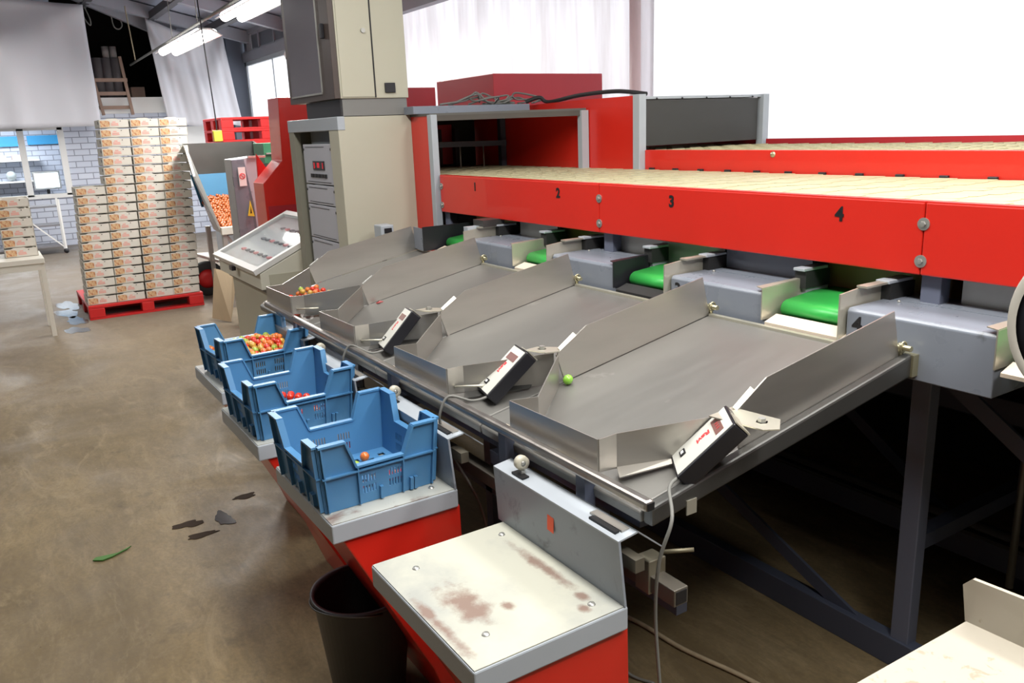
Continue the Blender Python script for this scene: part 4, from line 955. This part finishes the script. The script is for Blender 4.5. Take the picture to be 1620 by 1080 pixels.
# tray tomatoes ----------------------------------------------------------
rr = random.Random(5); placed = []
for i in range(60):
    for _ in range(60):
        lay = 0 if i < 36 else (1 if i < 52 else 2); sh = .10*lay*.35
        a, c = rr.random(), rr.random()
        x = -3.955+sh+(a*(.33-2*sh)); y = 1.105+sh*.6+c*(.24-1.3*sh)
        if all((x-p[0])**2+(y-p[1])**2 > .024**2 for p in placed if p[3] == lay): break
    key = pick((3, 3, 1.6, 4)); z = tz(max(y, 1.12))+.018+lay*.024
    placed.append((x, y, z, lay)); tomato((x, y, z), .0135, key, 'small %s tomato in the heap in the farthest sorting tray' % words[key], 'tomatoes in the farthest tray')
tomato((-3.65, 1.66, tz(1.66)+.0125), .0125, 'torange', 'single orange tomato halfway up the farthest sorting tray')
gt = tomato((-1.915, 1.392, tz(1.392)+.0165), .0165, 'tlime', 'single green tomato in the corner of the nearest sorting tray')
simple(MB().prism([(-3.435, 1.425, tz(1.425)+.001), (-3.43, 1.445, tz(1.445)+.004), (-3.42, 1.435, tz(1.435)+.010), (-3.41, 1.45, tz(1.45)+.003), (-3.415, 1.425, tz(1.425)+.003)], (0, .003, .003)), 'tomato_scrap', mat('dried_tomato_red', (.28, .012, .012), .4), 'red tomato scrap in the corner of the second sorting tray', 'scrap')

# ============================================================ WEIGHING STATIONS
def station(x1, dy, label, k):
    """platform whose right edge is at x1"""
    x0 = x1-.49; y0 = .63+dy; y1 = 1.0+dy
    o = thing('filling_station', ((x0+x1)/2, y0+.2, 0), label, 'filling station', 'crate filling stations')
    MB().box(x0, x1, y0, y1+.01, .70, .755, .004).build('platform', 'lgrey', o)
    tp = MB().box(x0+.003, x1-.003, y0+.003, y1, .7545, .7575).build('platform_top', 'worn4' if k == 3 else 'worn', o, label='worn top plate with brown rust stains')
    for a, c in ((.08, .08), (.40, .08), (.06, .33), (.44, .32)):
        MB().lathe((x0+a, y0+c, .7575), [(0, .004), (.007, .0035), (.009, 0)], 'z', 12).build('screw', 'galv', tp)
    bp = MB().prism([(x0-.02, y1, .757), (x1-.0, y1, .757), (x1-.01, y1-.008, .908), (x0-.02, y1-.008, .908)], (0, .006, 0)).build('back_plate', 'wornplate', o)
    MB().prism([(x0-.02, y1-.008, .905), (x1-.01, y1-.008, .905), (x1-.01, y1+.045, .912), (x0-.02, y1+.045, .912)], (0, 0, .004)).build('top_flange', 'lgrey', bp)
    MB().prism([(x0-.02, y1+.045, .914), (x1-.01, y1+.045, .914), (x1+.01, y1+.095, .872), (x0-.02, y1+.095, .872)], (0, 0, .004)).build('rear_flap', 'lgrey', bp)
    MB().box(x1-.125, x1-.035, y1+.004, y1+.016, .908, .9165).build('slot', 'ink', bp)
    MB().box(x1-.14, x1-.03, y1+.018, y1+.04, .909, .9175).build('chrome_plate', 'steel', bp)
    rx = x0+.075
    ro = MB().lathe((rx, y1+.018, .943), [(.007, -.009), (.018, -.009), (.019, 0), (.018, .009), (.007, .009)], 'x', 20).build('roller', mat('ivory_roller%d' % k, (.55, .52, .42), .4), bp)
    MB().lathe((rx, y1+.018, .943), [(0, -.010), (.007, -.010), (.007, .010), (0, .010)], 'x', 12).box(rx-.008, rx+.008, y1+.012, y1+.024, .905, .935).build('roller_pin', 'galv', ro)
    MB().box(rx-.02, rx+.03, y1+.0, y1+.02, .911, .9165).build('roller_slot', 'ink', bp)
    # red chute body below
    MB().prism([(x1-.012, y0+.03, .70), (x1-.012, y1+.02, .70), (x1-.012, y1+.03, .0), (x1-.012, y1-.03, .0), (x1-.012, y1-.10, .20)], (-.466, 0, 0), .004).build('chute', 'red', o)
    MB().box(x1-.05, x1+.012, y1+.02, y1+.045, .835, .865).build('clamp', mat('dull_clamp', (.17, .155, .12), .45, metal=.5), o)
    if k == 3:
        MB().prism([(x1-.270, y1-.0085, .83), (x1-.245, y1-.0085, .828), (x1-.247, y1-.0055, .865), (x1-.272, y1-.0055, .867)], (0, -.001, 0)).build('red_sticker', mat('orange_red_sticker', (.85, .10, .03), .5), o)
    return o
station(-1.19, 0, 'nearest filling station with an empty rust-stained platform', 3)
station(-1.93, -.005, 'filling station carrying the nearest blue crate', 2)
station(-2.635, .0, 'filling station carrying the middle blue crate', 1)
station(-3.33, .05, 'filling station carrying the farthest blue crate', 0)
sq = thing('square_tube', (-1.5, 1.12, .76), 'square steel tube with an open end behind the nearest station', 'tube')
MB().box(-3.2, -1.14, 1.095, 1.135, .745, .785, .002).build('tube_body', mat('brown_steel', (.16, .145, .12), .45, metal=.5, var=.15), sq)
MB().box(-1.1405, -1.1385, 1.100, 1.130, .750, .780).build('open_end', 'ink', sq)
MB().box(-1.26, -1.215, 1.09, 1.14, .740, .82, .002).build('clamp', mat('brown_zinc', (.26, .24, .18), .4, metal=.6), sq)
MB().cyl((-1.20, 1.115, .845), (-1.16, 1.17, .85), .005, 8).build('screw_rod', mat('dull_rod', (.2, .18, .12), .5, metal=.5), sq)

# ============================================================ BLUE CRATES
def crate(cx, cy, z0, rot, label, name='blue_crate'):
    o = thing(name, (cx, cy, z0), label, 'crate', 'blue crates')
    a, b_ = .168, .163       # half sizes at base
    A1, B1 = .182, .177      # half sizes at top
    Hh, Hd = .198, .118      # corner height, dipped height
    T_ = .005
    def side(p0, p1, q0, q1, nrm, dipl=.27, dipr=.73, slots=True, both=True):
        """wall between base points p0,p1 and top points q0,q1 with dip in the middle and slots cut"""
        p0, p1, q0, q1 = map(V, (p0, p1, q0, q1)); nrm = V(nrm)
        def P(s, h): return p0.lerp(p1, s).lerp(q0.lerp(q1, s), h/Hh)
        bm = MB()
        xs = [0, .20, .30, .37]; 
        # slot grid: two rows, two groups of five
        cols = []
        for g0 in (.34, .58):
            for i in range(5): cols.append((g0+i*.026, g0+i*.026+.012))
        sx = sorted({0., .18, .29, .71, .82, 1.}|{c for p in cols for c in p})
        rows = [0, .030, .052, .062, .084, Hd]
        def hole(s0, s1, h0, h1):
            return any(abs(s0-c[0]) < 1e-6 for c in cols) and (abs(h0-.030) < 1e-6 or abs(h0-.062) < 1e-6)
        vc = {}
        def vt(s, h):
            k_ = (round(s, 5), round(h, 5))
            if k_ not in vc: vc[k_] = bm.b.verts.new(P(s, h))
            return vc[k_]
        for s0, s1 in zip(sx, sx[1:]):
            for h0, h1 in zip(rows, rows[1:]):
                if slots and hole(s0, s1, h0, h1): continue
                bm.b.faces.new((vt(s0, h0), vt(s1, h0), vt(s1, h1), vt(s0, h1)))
        bm.b.faces.new((vt(0, Hd), vt(.18, Hd), vt(.18, Hh), vt(0, Hh)))
        bm.b.faces.new((vt(.18, Hd), vt(.29, Hd), vt(.215, Hh), vt(.18, Hh)))
        bm.b.faces.new((vt(.82, Hd), vt(1, Hd), vt(1, Hh), vt(.82, Hh)))
        bm.b.faces.new((vt(.71, Hd), vt(.82, Hd), vt(.82, Hh), vt(.785, Hh)))
        sh_ = bm.build('side_wall', 'blue', o, solid=T_)
        # raised rim and ribs
        rb = MB(); off = nrm*.007
        line = [(0, Hh), (.215, Hh), (.29, Hd), (.71, Hd), (.785, Hh), (1, Hh)]
        for (s0, h0), (s1, h1) in zip(line, line[1:]): rb.bar(P(s0, h0)+off*.5, P(s1, h1)+off*.5, .020, .006, up=(0, 0, 1) if abs(h0-h1) < .01 else nrm.cross(V((0, 0, 1))))
        rb.bar(P(0, .105)+off, P(1, .105)+off, .014, .004)
        for s_ in (.02, .30, .70, .98): rb.bar(P(s_, .004)+off, P(s_, Hd if .1 < s_ < .9 else Hh)+off, .004, .013, up=nrm)
        for s_ in (.50, .78, .82): rb.bar(P(s_, .004)+off, P(s_, .04)+off, .010, .012, up=nrm)
        rb.build('rim_ribs', 'blue', o)
    c = lambda x, y, z: (cx+x, cy+y, z0+z)
    side(c(a, -b_, 0), c(a, b_, 0), c(A1, -B1, Hh), c(A1, B1, Hh), (1, 0, 0))
    side(c(-a, b_, 0), c(-a, -b_, 0), c(-A1, B1, Hh), c(-A1, -B1, Hh), (-1, 0, 0))
    side(c(-a, -b_, 0), c(a, -b_, 0), c(-A1, -B1, Hh), c(A1, -B1, Hh), (0, -1, 0))
    side(c(a, b_, 0), c(-a, b_, 0), c(A1, B1, Hh), c(-A1, B1, Hh), (0, 1, 0))
    # floor with a grid of holes
    bm = MB(); N_ = 15
    vc = {}
    def gv(i, j):
        if (i, j) not in vc: vc[(i, j)] = bm.b.verts.new(c(-a+2*a*i/N_, -b_+2*b_*j/N_, .006))
        return vc[(i, j)]
    for i in range(N_):
        for j in range(N_):
            if 0 < i < N_-1 and 0 < j < N_-1 and j % 2 == 1 and (i+(j//2)) % 2 == 0: continue
            bm.b.faces.new((gv(i, j), gv(i+1, j), gv(i+1, j+1), gv(i, j+1)))
    bm.build('crate_floor', 'blue', o, solid=.003)
    o.rotation_euler = (0, 0, rot)
    return o
ZC = .7585
crate(-2.175, .798, ZC, .02, 'nearest blue plastic crate, almost empty')
crate(-2.845, .815, ZC, .03, 'middle blue plastic crate with a few red tomatoes')
crate(-3.55, .885, ZC, .06, 'farthest blue plastic crate, full of mixed tomatoes')
rr = random.Random(8)
def heap(cx, cy, nx, ny, sx, sy, zf, layers, ws, r, label, group, keep=1.):
    for l in range(layers):
        for i in range(nx):
            for j in range(ny):
                if rr.random() > keep: continue
                x = cx-sx/2+sx*(i+.5*(j % 2)*.8+.3*l)/(nx-.3)+rr.uniform(-.004, .004); y = cy-sy/2+sy*(j+.3*l)/(ny-.3)+rr.uniform(-.006, .006)
                z = zf(x, y)+l*r*1.5+rr.uniform(-.006, .007)
                key = pick(ws); tomato((x, y, z), r, key, label % words[key], group)
heap(-3.55, .885, 12, 11, .305, .295, lambda x, y: ZC+.092+.035*math.exp(-((x+3.6)**2+(y-.93)**2)/.02), 1, (3, 3.4, 2.2, 4), .0150, 'small %s tomato filling the farthest blue crate', 'tomatoes in the farthest crate')
simple(MB().box(-3.70, -3.40, .74, 1.03, ZC+.012, ZC+.082, .01), 'tomato_fill', 'tyellow', 'lower layers of mixed tomatoes seen through the slots of the farthest crate', 'tomatoes')['kind'] = 'stuff'
heap(-2.86, .80, 7, 6, .27, .24, lambda x, y: ZC+.023, 1, (8, 2, .3, .5), .0145, 'small %s tomato on the floor of the middle blue crate', 'tomatoes in the middle crate', .62)
for i in range(9): tomato((-2.985+.026*(i % 4)+.012*(i//4), .80+(i//4)*.028+.022*(i % 4), ZC+.048), .0145, 'tred', 'small red tomato on the floor of the middle blue crate', 'tomatoes in the middle crate')
for (x, y, key, l) in ((-2.262, .86, 'torange', 'large orange red tomato alone on the floor of the nearest crate'), (-2.215, .812, 'tgreen', 'yellow green tomato just before the lone orange one in the nearest crate'), (-2.318, .795, 'tred', 'red tomato at the rear left of the nearest crate'), (-2.318, .745, 'torange', 'orange tomato near the left side of the nearest crate')):
    tomato((x, y, ZC+.0245), .0155 if l[0] == 'l' else .0145, key, l)
heap(-2.10, .745, 5, 3, .10, .08, lambda x, y: ZC+.0235, 1, (2, 2, 1, 3), .0135, 'small %s tomato behind the front corner of the nearest crate', 'tomatoes in the nearest crate')
heap(-2.075, .90, 2, 4, .03, .09, lambda x, y: ZC+.0235, 1, (4, 2, 1, 2), .0135, 'small %s tomato behind the right slots of the nearest crate', 'tomatoes in the nearest crate')

# bucket ------------------------------------------------------------------
bk = thing('bucket', (-2.22, .80, 0), 'dark grey plastic bucket on the floor under the filling stations', 'bucket')
bc = (-2.235, .80, 0)
MB().lathe(bc, [(0, .002), (.115, .002), (.152, .355), (.158, .36), (.160, .352), (.160, .365), (.148, .365), (.146, .35), (.110, .012), (0, .012)], 'z', 48).build('shell', mat('charcoal_plastic', (.045, .045, .05), .38), bk)
MB().tube([(bc[0]+.162*math.cos(a), bc[1]+.162*math.sin(a), .35-.012*math.sin(a*2)) for a in [PI*1.05+i*PI/20 for i in range(20)]], .003, 6).build('handle', 'dsteel', bk)

# floor cables, leaf, puddles -----------------------------------------------
simple(MB().tube(bez([(-2.3, 1.60, .01), (-2.03, 1.72, .01), (-1.78, 1.75, .01), (-1.53, 1.81, .01), (-1.2, 1.85, .01), (-.6, 1.95, .01)]), .008, 8), 'floor_cable', 'bcable', 'dirty beige cable crossing the floor under the trays', 'cable')
simple(MB().tube(bez([(-1.95, 1.30, .5), (-1.90, 1.4, .25), (-1.80, 1.5, .03), (-1.70, 1.55, .01)]), .005, 8), 'thin_cable', 'rope', 'thin grey cable dropping to the floor behind the nearest station', 'cable')
def blob(cx, cy, rx, ry, seed, name, m, label, cat, z=.0012, group=None):
    r2 = random.Random(seed); N_ = 36; ph = [r2.uniform(0, 6.3) for _ in range(5)]
    pts = []
    for i in range(N_):
        a = 2*PI*i/N_; f = 1+.18*math.sin(2*a+ph[0])+.14*math.sin(3*a+ph[1])+.10*math.sin(5*a+ph[2])+.07*math.sin(8*a+ph[3])
        pts.append((cx+rx*f*math.cos(a), cy+ry*f*math.sin(a), z))
    o = simple(MB().prism(pts, (0, 0, .001)), name, m, label, cat, group); return o
M['water'] = mat('dirty_water', (.05, .042, .032), .12, spec=.5)
M['wet'] = mat('wet_concrete', (.16, .145, .125), .10, spec=.6)
M['stain'] = mat('damp_stain', (.05, .036, .026), .8, spec=.05)
blob(-3.79, .71, .075, .04, 1, 'puddle', 'water', 'small dark puddle on the floor, nearest the crates', 'puddle')
blob(-3.83, .555, .035, .065, 2, 'puddle', 'stain', 'long damp patch left of the small dark puddle', 'puddle')
blob(-3.68, .585, .022, .075, 3, 'puddle', 'stain', 'thin damp patch just below the long one', 'puddle')
blob(-3.98, .86, .025, .06, 4, 'puddle', 'stain', 'damp streak running from the puddle towards the crates', 'puddle')
simple(MB().prism([(-3.715, .135, .003), (-3.690, .17, .003), (-3.700, .21, .003), (-3.735, .275, .003), (-3.755, .295, .003), (-3.722, .235, .003), (-3.728, .19, .003), (-3.735, .15, .003)], (0, .0, .005)), 'leaf', 'calyx', 'green leaf scrap lying alone on the concrete floor', 'leaf')
for i in range(4):
    blob(-8.9-.5*i, .55+.05*(i % 2), .16+.05*i, .10, 20+i, 'puddle', M['wet'] if 'wet' in M else 'water', 'thin wet patch on the floor left of the red pallet', 'puddle', group='wet patches left of the pallet')

# corner board at lower right --------------------------------------------------
cz = .90
cbd = thing('cream_chute', (-.5, 1.1, .9), 'worn cream painted steel chute in the lower right corner', 'chute')
MB().prism([(-.655, .86, cz), (-.643, 1.30, cz), (-.30, 1.31, cz), (-.20, .86, cz)], (0, 0, -.012)).build('chute_floor', 'worncream', cbd)
MB().prism([(-.645, 1.30, cz), (-.655, 1.30, cz+.065), (-.64, 1.30, cz+.082), (-.30, 1.31, cz+.09), (-.30, 1.31, cz)], (0, .008, 0)).build('upright_edge', 'worncream', cbd)
MB().box(-.45, -.40, 1.0, 1.05, 0, cz-.012).build('leg', 'frame', cbd)

# ============================================================ LIGHT
Wd = bpy.data.worlds.new('World'); S.world = Wd; Wd.use_nodes = True
bg = Wd.node_tree.nodes['Background']; bg.inputs[0].default_value = (.93, .96, 1, 1); bg.inputs[1].default_value = 1.95
def area(name, loc, sx, sy, e, rot=(0, 0, 0), col=(1, .975, .94)):
    l = bpy.data.lights.new(name, 'AREA'); l.shape = 'RECTANGLE'; l.size = sx; l.size_y = sy; l.energy = e; l.color = col
    o = bpy.data.objects.new(name, l); C.objects.link(o); o.location = loc; o.rotation_euler = rot; return o
# added unseen overhead lamps, placed and tuned for the light they throw
area('aisle_fill_light', (-1.6, 1.0, 3.3), 4.4, .4, 105)
area('machine_fill_light', (-.7, 2.8, 3.3), 3.2, .4, 70)
area('left_fill_light', (-6.0, -1.2, 3.5), 4.0, .4, 48)
area('far_fill_light', (-13.5, .2, 3.6), 3.0, .4, 80)
area('front_fill_light', (.5, 1.5, 3.3), .4, 2.0, 40)
area('office_light', (-18.6, .2, 2.3), 1.4, 1.4, 60, col=(.95, .97, 1))
# daylight through the doorway and the roof lights
area('doorway_daylight', (-13.5, 4.5, 1.8), 5.0, 2.6, 45, (-PI/2, 0, 0), (.93, .96, 1))

vs = S.view_settings
S.display_settings.display_device = 'sRGB'; vs.view_transform = 'Standard'; vs.look = 'None'; vs.gamma = 1; vs.use_curve_mapping = False
vs.exposure = 0.35
